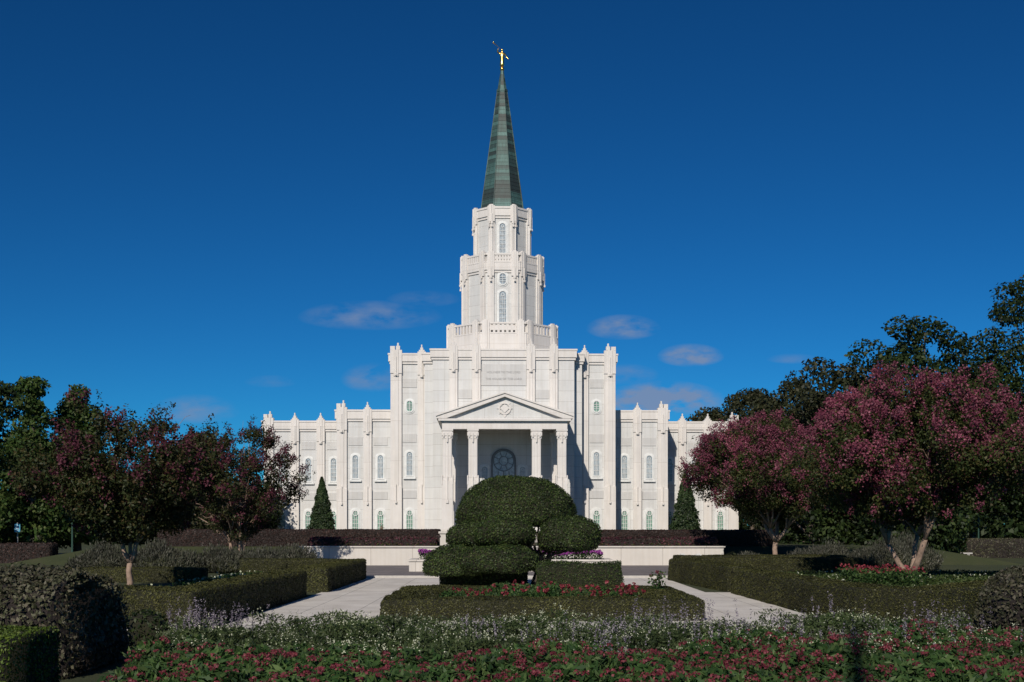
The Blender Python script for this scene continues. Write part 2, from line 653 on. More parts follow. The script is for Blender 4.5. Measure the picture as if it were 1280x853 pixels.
def dome_shape(c, r, n=28, flat=-.35, p=2.2, seed=0, amp=.05, s=1.6):
    """an ellipsoidal clipped pad with a flattened underside"""
    V, F = [], []
    m = n // 2
    for i in range(m + 1):
        th = math.pi * i / m
        for k in range(n):
            ph = 2 * math.pi * k / n
            st, ct = math.sin(th), math.cos(th)
            e = 2 / p
            x = math.copysign(abs(st) ** e, st) * math.copysign(abs(math.cos(ph)) ** 1.0, math.cos(ph))
            y = math.copysign(abs(st) ** e, st) * math.sin(ph)
            z = max(math.copysign(abs(ct) ** e, ct), flat)
            V.append((x, y, z))
    for i in range(m):
        for k in range(n):
            F.append((i * n + k, (i + 1) * n + k, (i + 1) * n + (k + 1) % n, i * n + (k + 1) % n))
    V = np.array(V) * np.array(r) + np.array(c)
    V = wob(V, amp, s, seed + c[0])
    return V, np.array(F)


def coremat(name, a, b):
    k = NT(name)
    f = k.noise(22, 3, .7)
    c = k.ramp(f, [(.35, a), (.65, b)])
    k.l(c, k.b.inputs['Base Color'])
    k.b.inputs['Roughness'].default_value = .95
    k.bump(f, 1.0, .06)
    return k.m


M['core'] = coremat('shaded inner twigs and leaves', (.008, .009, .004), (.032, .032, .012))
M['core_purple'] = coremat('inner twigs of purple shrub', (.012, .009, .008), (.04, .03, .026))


def leafy(name, shapes, m, dens, L, W, seed, parent=None, depth=(-.04, .03), spread=.9, core=None, loc=None):
    """clipped foliage: a dark inner body under a coat of single leaves, ONE mesh"""
    rng = np.random.default_rng(seed)
    parts = []
    for V, F in shapes:
        p, nr = sample(rng, V, F, dens)
        p = p + nr * rng.uniform(depth[0], depth[1], (len(p), 1))
        lv, lf = leaves(rng, p, L, W, nr, spread)
        # inner body a little inside the leaf coat
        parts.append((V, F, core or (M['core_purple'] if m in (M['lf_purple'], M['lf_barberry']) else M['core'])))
        parts.append((lv, lf, m))
    if loc is not None:
        parts = [(v - np.array(loc), f, mm) for v, f, mm in parts]
    return npmesh(name, parts, parent, loc)


def branches(rng, root, ends, r0, wig=.12, fork=.45):
    """tapered limbs from a root point to the ends"""
    mb = MB()
    for e in ends:
        e = np.array(e)
        pts, rad = [], []
        for k in range(7):
            t = k / 6
            p = root * (1 - t) + e * t
            p = p + np.array([0, 0, 1]) * (np.linalg.norm(e - root) * .10 * math.sin(math.pi * t))
            if 0 < k < 6:
                p = p + rng.normal(size=3) * wig * .5
            pts.append(p)
            rad.append(r0 * (1 - .8 * t))
        mb.tube(pts, rad, 6)
    return mb


def clump_tree(name, loc, h, rx, ry, label, group, leaf, bark, seed, z_lo=.3, n_clump=46, n_leaf=420, L=.28, W=.16,
               clump_r=1.2, trunk_r=.25, shape='round', cat='tree', lean=(0, 0), limb=True, top_pow=1.0):
    """a tree with trunk, limbs and a crown of leaf clumps with gaps"""
    rng = np.random.default_rng(seed)
    root = empty(name, loc)
    tag(root, label, cat, group)
    C = []
    ch = h * (1 - z_lo)
    while len(C) < n_clump:
        t = rng.uniform(0, 1)
        a = rng.uniform(0, 2 * math.pi)
        if shape == 'round':
            w = math.sqrt(max(0, 1 - (2 * t - 1) ** 2)) * .9 + .1
            rr = w * math.sqrt(rng.uniform(.25, 1))
        elif shape == 'cone':
            w = (1 - t) ** .8 * .95 + .06
            rr = w * math.sqrt(rng.uniform(.2, 1))
        elif shape == 'column':  # ragged spire
            w = (1 - t ** 2.2) * .85 + .12
            rr = w * math.sqrt(rng.uniform(.2, 1))
        else:
            w = math.sqrt(max(0, 1 - (1.7 * t - .7) ** 2)) * .9 + .1
            rr = w * math.sqrt(rng.uniform(.2, 1))
        cr = clump_r * (1.15 - .45 * t) * rng.uniform(.6, 1.2)
        C.append((math.cos(a) * rx * rr + lean[0] * t, math.sin(a) * ry * rr + lean[1] * t,
                  h * z_lo + ch * t ** top_pow * .98 - cr * .4, cr))
    C = np.array(C)
    idx = np.repeat(np.arange(len(C)), (n_leaf * (C[:, 3] / clump_r) ** 2).astype(int))
    d = unit(rng.normal(size=(len(idx), 3)))
    rad = rng.uniform(.45, 1.08, (len(idx), 1)) ** .6
    P = C[idx, :3] + d * rad * C[idx, 3:4] * np.array([1.15, 1.15, .72])
    lv, lf = leaves(rng, P, L, W, d + np.array([0, 0, .5]), .8)
    npmesh('crown', [(lv, lf, leaf)], root)
    mb = MB()
    top = np.array([lean[0] * .6, lean[1] * .6, h * (.9 if shape in ('cone', 'column') else .72)])
    k_ = 8
    pts = [np.array([0, 0, -.1]) + (top - np.array([0, 0, -.1])) * (i / (k_ - 1)) + (rng.normal(size=3) * trunk_r * .35 if i else 0) for i in range(k_)]
    mb.tube(pts, [trunk_r * (1.35 if i == 0 else 1) * (1 - .8 * i / (k_ - 1)) for i in range(k_)], 9)
    if limb:
        for c in C[rng.choice(len(C), min(14, len(C)), replace=False)]:
            t = rng.uniform(.3, .7)
            s = pts[0] + (top - pts[0]) * min(t, max(.2, c[2] / h - .12))
            b = branches(rng, s, [c[:3]], trunk_r * .38, .25)
            mb.add(b.v, b.f)
    mb.build('trunk', bark, root, smooth=True)
    return root


def box_structure(name, x0, x1, y0, y1, z0, z1, m):
    o = MB().box(x0, x1, y0, y1, z0, z1).build(name, m)
    tag(o, kind='structure')
    return o


# ------------------------------------------------------------------ ground, paths
g = MB().add([(-3000, -600, 0), (3000, -600, 0), (3000, 5000, 0), (-3000, 5000, 0)], [(0, 1, 2, 3)]).build('ground', M['lawn'])
tag(g, kind='structure')


def sheet(name, poly, z, m):
    o = MB().add([(x, y, z) for x, y in poly], [tuple(range(len(poly)))]).build(name, m)
    return tag(o, kind='structure')


sheet('path', [(-13, 27.4), (13, 27.4), (13, 30.2), (8.2, 31), (8.2, 47.2), (7.2, 47.2), (7.2, 60), (-7.1, 60), (-7.1, 46), (-7.2, 31), (-13, 30.2)], .012, M['path'])
box_structure('kerb', -11, 11, 60.0, 60.25, -.1, .12, M['concrete'])
sheet('road', [(-12, 60.25), (12, 60.25), (12, 79), (-12, 79)], .008, M['road'])
sheet('flower_bed_soil', [(-5.0, 12.5), (14, 12.5), (14, 27.7), (-7.9, 27.7)], .016, M['soil'])
sheet('parterre_soil', [(-3.2, 33.3), (4.9, 33.3), (4.9, 40.2), (-3.2, 40.2)], .020, M['soil'])
# raised terrace the temple stands on
tz = 1.1
MBt = MB().box(-13.2, 13.2, 79.35, 84.2, -.2, tz - .005)
MBt.add([(-33, 80, -.1), (33, 80, -.1), (33, 176, -.1), (-33, 176, -.1), (-27, 84, tz), (27, 84, tz), (27, 170, tz), (-27, 170, tz)],
        [(0, 3, 2, 1), (4, 5, 6, 7), (0, 1, 5, 4), (1, 2, 6, 5), (2, 3, 7, 6), (3, 0, 4, 7)])
tag(MBt.build('terrace', M['lawn']), kind='structure')
sheet('parking_lot', [(-75, 104), (-32, 104), (-32, 112), (-75, 112)], .01, M['asphalt'])

wall = MB().box(-13.2, 13.2, 79.0, 79.32, -.1, tz + .02)
for s in (-13.2, 12.88):
    wall.box(s, s + .32, 79.33, 84, -.1, tz + .02)
wo_ = wall.build('retaining_wall', M['cast'], bevel=.01)
tag(wo_, 'long low cream retaining wall along the terrace edge behind the road', 'wall')
cp = MB().box(-13.3, 13.3, 78.9, 79.45, tz + .023, tz + .11)
cp.build('coping', M['cast'], wo_, bevel=.015)

# ------------------------------------------------------------------ the temple
temple = empty('temple', (-.79, 114, tz), R(1.3))
tag(temple, 'white stone temple with tall octagonal tower, green spire and columned portico', 'temple')


def part(mb, name, m, bevel=.02, parent=None, smooth=False):
    """verts given as x, world-like depth, height: shifted to the temple's own base"""
    mb.v = [(x, y - 114, z - tz) for x, y, z in mb.v]
    return mb.build(name, m, parent or temple, bevel=bevel, smooth=smooth)


def arch(w, z0, z1, n=10):
    h = w / 2
    return [(-h, z0), (h, z0)] + [(h * math.cos(math.pi * k / n), z1 - h + h * math.sin(math.pi * k / n)) for k in range(n + 1)]


def oval(w, z0, z1, n=20):
    h, b = w / 2, w / 2
    mid0, mid1 = z0 + b, z1 - b
    out = []
    for k in range(n // 2 + 1):
        a = math.pi * k / (n // 2)
        out.append((h * math.cos(a), mid1 + b * math.sin(a)))
    for k in range(n // 2 + 1):
        a = math.pi + math.pi * k / (n // 2)
        out.append((h * math.cos(a), mid0 + b * math.sin(a)))
    return out


def grow(poly, d):
    cx = sum(p[0] for p in poly) / len(poly)
    z0, z1 = min(p[1] for p in poly), max(p[1] for p in poly)
    x1 = max(p[0] for p in poly)
    cz = (z0 + z1) / 2
    return [((p[0] - cx) * (1 + d / x1), cz + (p[1] - cz) * (1 + 2 * d / (z1 - z0))) for p in poly]


def window(x, yf, z0, z1, w, style, glass):
    sh = lambda p: [(q[0] + x, q[1]) for q in p]
    if style == 'oval':
        pane, o1, o2 = oval(w, z0, z1), oval(w, z0, z1), None
    else:
        pane = arch(w, z0, z1)
    mb = MB()
    mb.ring(sh(grow(pane, .11)), sh(pane), yf - .11, yf + .05)
    mb.ring(sh(grow(pane, .22)), sh(grow(pane, .113)), yf - .05, yf + .05)
    t = .035
    if style == 'arch':
        for k in (-1, 0, 1):
            mb.box(x + k * w * .25 - t / 2, x + k * w * .25 + t / 2, yf - .09, yf - .02, z0 + .02, z1 - w * .55)
        nrow = max(3, int((z1 - z0) / .42))
        for k in range(1, nrow):
            zz = z0 + (z1 - w * .5 - z0) * k / nrow
            mb.box(x - w / 2 + .01, x + w / 2 - .01, yf - .085, yf - .025, zz - t / 2, zz + t / 2)
        c = [(x + w * .24 * math.cos(a), z1 - w * .5 + w * .24 * math.sin(a)) for a in [2 * math.pi * k / 12 for k in range(12)]]
        c2 = [(x + (p[0] - x) * .72, z1 - w * .5 + (p[1] - z1 + w * .5) * .72) for p in c]
        mb.ring(c, c2, yf - .09, yf - .02)
        mb.box(x - w / 2 - .3, x + w / 2 + .3, yf - .2, yf + .03, z0 - .33, z0 - .18)
    elif style == 'lower':
        zc = z1 - w / 2
        c = [(x + w * .50 * math.cos(a), zc + w * .50 * math.sin(a)) for a in [2 * math.pi * k / 20 for k in range(20)]]
        c2 = [(x + (p[0] - x) * .76, zc + (p[1] - zc) * .76) for p in c]
        mb.ring(c, c2, yf - .12, yf - .02)
        mb.box(x - t / 2, x + t / 2, yf - .09, yf - .02, zc - w * .4, zc + w * .4)
        mb.box(x - w * .4, x + w * .4, yf - .085, yf - .025, zc - t / 2, zc + t / 2)
        for k in (-1, 1):
            mb.box(x + k * w * .17 - t / 2, x + k * w * .17 + t / 2, yf - .09, yf - .02, z0 + .02, zc - w * .52)
        for k in range(1, 5):
            zz = z0 + (zc - w * .5 - z0) * k / 5
            mb.box(x - w / 2 + .01, x + w / 2 - .01, yf - .085, yf - .025, zz - t / 2, zz + t / 2)
    else:
        mb.box(x - t / 2, x + t / 2, yf - .09, yf - .02, z0 + .02, z1 - .02)
        for k in (.3, .5, .7):
            zz = z0 + (z1 - z0) * k
            mb.box(x - w / 2 + .01, x + w / 2 - .01, yf - .085, yf - .025, zz - t / 2, zz + t / 2)
    fr = part(mb, 'window', M['win_frame'] if style != 'arch' else M['win_frame'], bevel=0)
    pn = MB().prism(sh(pane), 'y', yf - .03, yf + .02)
    pn.v = [(a, b - 114, c - tz) for a, b, c in pn.v]
    pn.build('pane', M[glass], fr)


def pier(x, w, yf, z0, zt, corner=0, pedestal=6.0):
    """stepped pilaster with cap, pointed finial and pendant ornaments"""
    mb = MB()
    h = w / 2
    mb.box(x - h, x + h, yf - .24, yf + .3, z0, zt - 2.1)                      # shaft
    mb.box(x - h * .42, x + h * .42, yf - .30, yf - .237, pedestal + .003, zt - 2.2)      # raised rib
    mb.box(x - h * 1.05, x + h * 1.05, yf - .33, yf - .237, z0, pedestal)      # pedestal
    mb.box(x - h * 1.05, x + h * 1.05, yf - .32, yf + .35, zt - 2.097, zt)     # cap
    mb.box(x - h * .45, x + h * .45, yf - .38, yf - .317, zt - 2.35, zt + .003)
    if corner:
        mb.box(x - h * (1.05 if corner < 0 else -.2), x + h * (1.05 if corner > 0 else -.2), yf - .317, yf + .345, zt + .001, zt + .34)
        f = x - corner * h * .35
    else:
        f = x
        mb.box(x - h * .7, x + h * .7, yf - .30, yf + .2, zt + .004, zt + .16)
    mb.box(f - h * .36, f + h * .36, yf - .34, yf + .1, zt + .005, zt + .36)
    mb.box(f - h * .15, f + h * .15, yf - .36, yf - .1, zt + .006, zt + .62)
    for zz in (zt - .6, pedestal + .2):
        mb.box(x - .04, x + .04, yf - .46, yf - .33, zz - 1.55, zz)
        mb.box(x - .08, x + .08, yf - .52, yf - .33, zz - 1.72, zz - 1.5)
    return part(mb, 'pier', M['trim'], .015)


def block(hw, y0, y1, zt, band=.85, step=True):
    part(MB().box(-hw, hw, y0, y1, .9, zt - .12), 'wall', M['panel'], 0)
    c = MB()
    c.box(-hw - .22, hw + .22, y0 - .22, y1 - .3, zt - band + .14, zt)
    c.box(-hw - .12, hw + .12, y0 - .12, y1 - .2, zt - band - .08, zt - band + .138)
    c.box(-hw - .27, hw + .27, y0 - .27, y1 - .35, zt - .12, zt + .04)
    part(c, 'parapet', M['trim'], .015)


block(6.26, 112.0, 139.0, 18.05)
block(7.02, 113.0, 139.7, 17.82)
block(10.10, 114.2, 140.4, 17.93)
block(15.2, 116.9, 141.1, 13.1, .95)
block(22.7, 121.5, 141.8, 12.45, .9)


def spandrel(x, w, yf, z0, z1):
    mb = MB().box(x - w / 2, x + w / 2, yf - .05, yf + .05, z0, z1)
    return part(mb, 'spandrel', M['grey_panel'], .01)


for s in (-1, 1):
    # outer bays of the main body
    pier(s * 9.62, 1.0, 114.2, 1.0, 18.25, s)
    pier(s * 7.32, .72, 114.2, 1.0, 18.1)
    x = s * 8.42
    window(x, 114.2, 12.75, 13.7, .5, 'oval', 'glass_green')
    window(x, 114.2, 7.0, 9.1, .5, 'arch', 'glass_blue')
    window(x, 114.2, 1.6, 3.9, .54, 'lower', 'glass_green')
    spandrel(x, 1.25, 114.2, 14.9, 15.7)
    spandrel(x, 1.25, 114.2, 9.95, 10.75)
    spandrel(x, 1.25, 114.2, 4.95, 5.65)
    # inner wing
    pier(s * 14.78, .92, 116.9, 1.0, 13.35, s, 5.9)
    pier(s * 12.42, .74, 116.9, 1.0, 13.2, 0, 5.9)
    for x in (s * 13.55, s * 11.25):
        window(x, 116.9, 6.85, 8.95, .5, 'arch', 'glass_blue')
        window(x, 116.9, 1.6, 3.9, .54, 'lower', 'glass_green')
        spandrel(x, 1.3, 116.9, 9.85, 10.6)
        spandrel(x, 1.3, 116.9, 4.9, 5.6)
    # outer wing
    pier(s * 22.25, .9, 121.5, 1.0, 12.75, s, 5.9)
    for x in (s * 19.75, s * 17.3):
        pier(x, .74, 121.5, 1.0, 12.6, 0, 5.9)
    for x in (s * 21.0, s * 18.5, s * 16.1):
        window(x, 121.5, 6.75, 8.9, .5, 'arch', 'glass_blue')
        window(x, 121.5, 1.6, 3.9, .54, 'lower', 'glass_green')
        spandrel(x, 1.3, 121.5, 9.75, 10.5)
        spandrel(x, 1.3, 121.5, 4.9, 5.6)
    # centre block above the portico
    pier(s * 4.42, .72, 112.0, 11.2, 18.35, 0, 11.3)
    pier(s * 2.40, .74, 112.0, 11.2, 18.35, 0, 11.3)
    spandrel(s * 3.41, 1.2, 112.0, 13.7, 14.5)

insc = MB().box(-2.0, 2.0, 111.93, 112.05, 14.85, 16.75)
ip = part(insc, 'inscription_panel', M['grey_panel'], .02)
for txt, zz, wdt in (('HOLINESS TO THE LORD', 15.95, 2.95), ('THE HOUSE OF THE LORD', 15.36, 3.2)):
    cu = bpy.data.curves.new('lettering', 'FONT')
    cu.body = txt
    cu.size = .34
    cu.align_x = 'CENTER'
    cu.extrude = .012
    cu.space_character = 1.08
    cu.materials.append(M['engraved'])
    to = bpy.data.objects.new('lettering', cu)
    to.rotation_euler = (R(90), 0, 0)
    to.location = (0, 111.915 - 114, zz - tz)
    to.parent = ip
    col.objects.link(to)
    bpy.context.view_layer.update()
    if to.dimensions.x > 0:
        cu.size *= wdt / to.dimensions.x
    bpy.context.view_layer.update()
    lm_ = bpy.data.meshes.new_from_object(to.evaluated_get(bpy.context.evaluated_depsgraph_get()))
    lo_ = bpy.data.objects.new('lettering', lm_)
    lo_.matrix_local, lo_.parent = to.matrix_local.copy(), ip
    col.objects.link(lo_)
    bpy.data.objects.remove(to)

# portico
FY = 106.5
pf = MB()
for k in range(5):
    pf.box(-5.6 - .36 * (4 - k), 5.6 + .36 * (4 - k), FY - .6 - .36 * (4 - k), 112.0, .98 + .003 * k, tz + .15 * (k + 1))
part(pf, 'portico_steps', M['paving'], .02)
fz = tz + .75


def column(x, y, w=.80):
    mb = MB()
    h = w / 2
    mb.box(x - h * 1.25, x + h * 1.25, y - h * 1.25, y + h * 1.25, fz - .01, fz + .35)
    mb.box(x - h * 1.16, x + h * 1.16, y - h * 1.16, y + h * 1.16, fz + .353, 6.25)
    mb.box(x - h * 1.02, x + h * 1.02, y - h * 1.02, y + h * 1.02, 6.253, 6.5)
    mb.box(x - h * .93, x + h * .93, y - h * .93, y + h * .93, 6.503, 9.75)
    for sx in (-.62, 0, .62):
        mb.box(x + sx * h - .09, x + sx * h + .09, y - h * 1.0, y + h * 1.0, 6.506, 9.7)
    mb.box(x - h * 1.05, x + h * 1.05, y - h * 1.05, y + h * 1.05, 9.753, 10.0)
    mb.box(x - h * 1.2, x + h * 1.2, y - h * 1.2, y + h * 1.2, 10.003, 10.3)
    mb.box(x - h * 1.08, x + h * 1.08, y - h * 1.08, y + h * 1.08, 10.303, 10.4)
    mb.box(x - h * 1.22, x + h * 1.22, y - h * 1.22, y + h * 1.22, 10.403, 10.56)
    for sx in (-.75, 0, .75):
        mb.box(x + sx * h - .06, x + sx * h + .06, y - h * 1.32, y - h * 1.1, 9.45 if sx == 0 else 9.9, 10.25)
    mb.box(x - .05, x + .05, y - h * 1.35, y - h * 1.1, 4.6, 6.6)
    mb.box(x - .11, x + .11, y - h * 1.42, y - h * 1.1, 4.35, 4.63)
    for sx in (-1, 1):
        mb.box(x + sx * h * 1.1 - .05, x + sx * h * 1.1 + .05, y - h * 1.28, y + h * 1.28, 5.9, 6.7)
    return part(mb, 'column', M['trim'], .015)


for x in (-4.80, -2.66, 2.66, 4.80):
    column(x, FY)
for x in (-4.45, 4.45):
    column(x, 110.6, .7)
ent = MB()
ent.box(-5.25, 5.25, FY - .47, FY + .45, 10.563, 11.1)
for s in (-1, 1):
    ent.box(s * 5.247 - (.9 if s > 0 else 0), s * 5.247 + (.9 if s < 0 else 0), FY + .453, 112.0, 10.565, 11.097)
ent.box(-5.35, 5.35, FY - .57, 112.0, 11.1, 11.22)
ent.box(-5.55, 5.55, FY - .77, 112.0, 11.223, 11.42)
part(ent, 'entablature', M['trim'], .015)
ped = MB().prism([(-5.3, 11.423), (5.3, 11.423), (0, 13.28)], 'y', FY - .42, 112.0)
pd = part(ped, 'pediment', M['panel'], .01)
rk = MB()
for s in (-1, 1):
    rk.prism([(s * 5.7, 11.425), (s * 5.7, 11.62), (0, 13.55), (0, 13.25), (s * 4.9, 11.425)], 'y', FY - .80 - .002 * s, 112.0)
    rk.prism([(s * 5.75, 11.60), (s * 5.75, 11.74), (0, 13.67), (0, 13.53)], 'y', FY - .90 - .002 * s, 111.9)
part(rk, 'raking_cornice', M['trim'], .01)
md = MB()
cir = lambda r, n=8, o=0: [(r * math.cos(2 * math.pi * (k + o) / n), 12.28 + r * math.sin(2 * math.pi * (k + o) / n)) for k in range(n)]
md.ring(cir(.52, 24), cir(.40, 24), FY - .52, FY - .41)
md.prism(cir(.36, 4), 'y', FY - .50, FY - .413)
for a in range(8):
    ca, sa = math.cos(math.pi * a / 4), math.sin(math.pi * a / 4)
    md.prism([(.36 * ca - .05 * sa, 12.28 + .36 * sa + .05 * ca), (.66 * ca, 12.28 + .66 * sa), (.36 * ca + .05 * sa, 12.28 + .36 * sa - .05 * ca)], 'y', FY - .497, FY - .415)
md.prism([(-.18, 11.75), (.18, 11.75), (0, 11.52)], 'y', FY - .48, FY - .417)
part(md, 'medallion', M['trim'], 0)
# entrance behind the columns
ew = MB()
EP = arch(1.9, 4.6, 9.15, 16)
ew.ring(grow(EP, .14), EP, 111.88, 112.05)
cz_ = 8.2
for r_, w_ in ((.93, .07), (.42, .06)):
    ew.ring([(r_ * math.cos(2 * math.pi * k / 32), cz_ + r_ * math.sin(2 * math.pi * k / 32)) for k in range(32)],
            [((r_ - w_) * math.cos(2 * math.pi * k / 32), cz_ + (r_ - w_) * math.sin(2 * math.pi * k / 32)) for k in range(32)], 111.90, 111.98)
for k in range(8):
    a_ = math.pi * k / 4 + math.pi / 8
    ew.prism([(r_ * math.cos(a_) + o_ * math.sin(a_), cz_ + r_ * math.sin(a_) - o_ * math.cos(a_)) for r_, o_ in ((.42, .025), (.87, .025), (.87, -.025), (.42, -.025))], 'y', 111.905, 111.975)
for x_ in (-.48, 0, .48):
    ew.box(x_ - .03, x_ + .03, 111.905, 111.975, 4.6, 7.28)
for z_ in (5.3, 6.0, 6.7):
    ew.box(-.94, .94, 111.91, 111.97, z_ - .03, z_ + .03)
ewf = part(ew, 'window', M['lead'], 0)
pn = MB().prism(EP, 'y', 111.96, 112.02)
pn.v = [(a, b - 114, c - tz) for a, b, c in pn.v]
pn.build('pane', M['glass_dark'], ewf)
for s in (-1, 1):
    window(s * 1.68, 112.0, 2.2, 7.7, .5, 'arch', 'glass_dark')
    pl = MB().box(s * 2.55 - .28, s * 2.55 + .28, 111.6, 112.05, fz, 6.6).box(s * 2.55 - .36, s * 2.55 + .36, 111.52, 112.05, 6.603, 6.85)
    part(pl, 'pilaster', M['trim'], .02)
dr = MB()
for s in (-1, 1):
    dr.box(s * .55 - .5, s * .55 + .5, 111.86, 112.03, fz + .02, 4.5)
dd = part(dr, 'door', M['bronze'], .02)
hd = MB()
for s in (-1, 1):
    hd.box(s * .12 - .02, s * .12 + .02, 111.76, 111.86, fz + .8, fz + 1.5)
hd.v = [(a, b - 114, c - tz) for a, b, c in hd.v]
hd.build('handle', M['gold'], dd)

# ------------------------------------------------------------------ tower
TY = 120.6


def octo(a, rot=22.5):
    r = a / math.cos(R(22.5))
    return [(r * math.cos(R(rot + 45 * k)), TY + r * math.sin(R(rot + 45 * k))) for k in range(8)]


def face_T(k, a):
    """frame of face k: local x along the face, local -y outwards, origin on the face"""
    ang = R(-90 + 45 * k)
    n = Vector((math.cos(ang), math.sin(ang), 0))
    x = Vector((-n.y, n.x, 0))
    c = Vector((0, TY, 0)) + n * a
    return Matrix(((x.x, -n.x, 0, c.x), (x.y, -n.y, 0, c.y), (0, 0, 1, 0), (0, 0, 0, 1)))


def tier(a, z0, zt, band_lo, bal_lo, pairs, pw, off):
    part(MB().prism(octo(a), 'z', z0, (bal_lo or zt) - .1), 'tower_wall', M['panel'], 0)
    b = MB().prism(octo(a + .20), 'z', band_lo, (bal_lo or zt))
    b.prism(octo(a + .10), 'z', band_lo - .22, band_lo - .003)
    if not bal_lo:
        b.prism(octo(a + .26), 'z', zt - .13, zt + .06)
    part(b, 'cornice', M['trim'], .015)
    hs = a * math.tan(R(22.5))
    if bal_lo:
        m = MB()
        for k in range(8):
            T = face_T(k, a)
            w = hs + .05
            m.box(-w, w, -.20, .36 if k % 2 == 0 else .02, zt - .16, zt, T)
            m.box(-w, w, -.22, .04, bal_lo + .003, bal_lo + .12, T)
            inner = hs - off - pw * .55
            if k % 2 == 0:                      # dotted panels on the cardinal faces
                m.box(-inner, inner, -.16, .34, bal_lo + .32, zt - .36, T)
                n = 6
                for j in range(n + 1):
                    xx = -inner + 2 * inner * j / n
                    m.box(xx - .105, xx + .105, -.157, .337, zt - .357, zt - .163, T)
                    m.box(xx - .105, xx + .105, -.157, .337, bal_lo + .123, bal_lo + .317, T)
            else:
                n = max(6, int(2 * inner / .36))
                for j in range(n + 1):
                    xx = -inner + 2 * inner * j / n
                    m.box(xx - .10, xx + .10, -.16, -.02, bal_lo + .123, zt - .163, T)
        part(m, 'balustrade', M['trim'], 0)
    for k in range(8):
        T = face_T(k, a)
        for s in (-1, 1):
            x = s * (hs - off)
            m = MB()
            h = pw / 2
            m.box(x - h, x + h, -.15, .1, z0, band_lo - .55, T)
            m.box(x - h * .4, x + h * .4, -.20, -.147, z0, band_lo - .6, T)
            m.box(x - h * 1.04, x + h * 1.04, -.27, .1, band_lo - .547, zt + .14, T)
            m.box(x - h * .42, x + h * .42, -.32, -.267, band_lo - .75, zt + .143, T)
            m.box(x - h * .5, x + h * .5, -.22, .05, zt + .143, zt + .26, T)
            m.box(x - .04, x + .04, -.38, -.31, band_lo - .95, band_lo + .2, T)
            m.box(x - .08, x + .08, -.42, -.27, band_lo - 1.08, band_lo - .9, T)
            part(m, 'tower_pier', M['trim'], 0)


tier(4.92, 17.0, 21.05, 18.6, 20.0, True, .66, .46)
tier(3.64, 20.0, 27.6, 26.05, 26.75, True, .60, .40)
tier(2.45, 26.5, 32.15, 31.35, None, False, .52, .02)
yf2, yf3 = TY - 3.64, TY - 2.45
window(0, yf2, 21.2, 24.1, .62, 'arch', 'glass_blue')
window(0, yf2, 24.75, 25.75, .58, 'oval', 'glass_blue')
window(0, yf3, 27.9, 30.65, .55, 'arch', 'glass_blue')
for x, y, z in ():
    pass

# spire: overlapping courses of copper sheet with raised corner seams
sp = MB()
z, zt_ = 31.9, 43.7
n = 32
for i in range(n):
    za, zb = z + (zt_ - z) * i / n, z + (zt_ - z) * (i + 1) / n
    ra, rb = 2.03 + (.47 - 2.03) * i / n, 2.03 + (.47 - 2.03) * (i + 1) / n
    A, B = octo(ra + .022), octo(rb)
    sp.add([(p[0], p[1], za) for p in A] + [(p[0], p[1], zb + .01) for p in B],
           [(k, (k + 1) % 8, 8 + (k + 1) % 8, 8 + k) for k in range(8)] + [tuple(range(8)), tuple(range(15, 7, -1))])
spo = part(sp, 'spire', M['copper'], 0)
cl = MB()
cl.prism(octo(.53), 'z', 43.68, 43.9)
A, B = octo(.44), octo(.14)
cl.add([(p[0], p[1], 43.9) for p in A] + [(p[0], p[1], 45.75) for p in B],
       [(k, (k + 1) % 8, 8 + (k + 1) % 8, 8 + k) for k in range(8)] + [tuple(range(15, 7, -1))])
part(cl, 'spire_tip', M['copper'], 0, spo)
cs = MB()
for (p, q) in zip(octo(2.05), octo(.48)):
    cs.tube([(p[0], p[1], 31.95), (q[0], q[1], 43.65)], [.055, .035], 6)
part(cs, 'seam', M['copper'], 0, spo)

# gilded statue on the spire
tw = Matrix.Translation((-.79, 114, tz)) @ Matrix.Rotation(R(1.3), 4, 'Z')
sp_top = tw @ Vector((0, TY - 114, 45.75 - tz))
statue = empty('statue', sp_top)
tag(statue, 'gilded statue of a robed trumpeter standing on the green spire', 'statue')
MB().lathe([(.05, -.02), (.17, .04), (.22, .17), (.17, .30), (.06, .37)], 0, 0, 16).build('ball', M['gold'], statue, smooth=True)
verts = [((0, 0, 1.05), .20), ((0, 0, .72), .23), ((-.02, 0, .34), .25), ((0, 0, 1.45), .20), ((0, 0, 1.62), .21), ((0, 0, 1.80), .075),
         ((0, -.02, 2.0), .12), ((0, 0, 2.1), .08), ((-.24, 0, 1.66), .085), ((-.46, -.1, 1.80), .065), ((-.36, -.2, 2.05), .055),
         ((.25, 0, 1.62), .085), ((.42, .02, 1.32), .065), ((.62, -.06, 1.08), .055)]
edges = [(0, 1), (1, 2), (0, 3), (3, 4), (4, 5), (5, 6), (6, 7), (4, 8), (8, 9), (9, 10), (4, 11), (11, 12), (12, 13)]
me = bpy.data.meshes.new('figure')
me.from_pydata([v for v, _ in verts], edges, [])
fig = bpy.data.objects.new('figure', me)
col.objects.link(fig)
fig.parent = statue
me.materials.append(M['gold'])
sk = fig.modifiers.new('skin', 'SKIN')
if not me.skin_vertices:
    bm = bmesh.new()
    bm.from_mesh(me)
    bm.verts.layers.skin.verify()
    bm.to_mesh(me)
    bm.free()
for i, (_, r) in enumerate(verts):
    me.skin_vertices[0].data[i].radius = (r, r)
me.skin_vertices[0].data[0].use_root = True
sk.use_smooth_shade = True
ss = fig.modifiers.new('sub', 'SUBSURF')
ss.levels = ss.render_levels = 2
MB().tube([(-.06, -.14, 1.98), (-.45, -.24, 2.28), (-.70, -.30, 2.47), (-.80, -.33, 2.55), (-.86, -.35, 2.60)], [.022, .026, .035, .08, .14], 10).build('trumpet', M['gold'], statue, smooth=True)

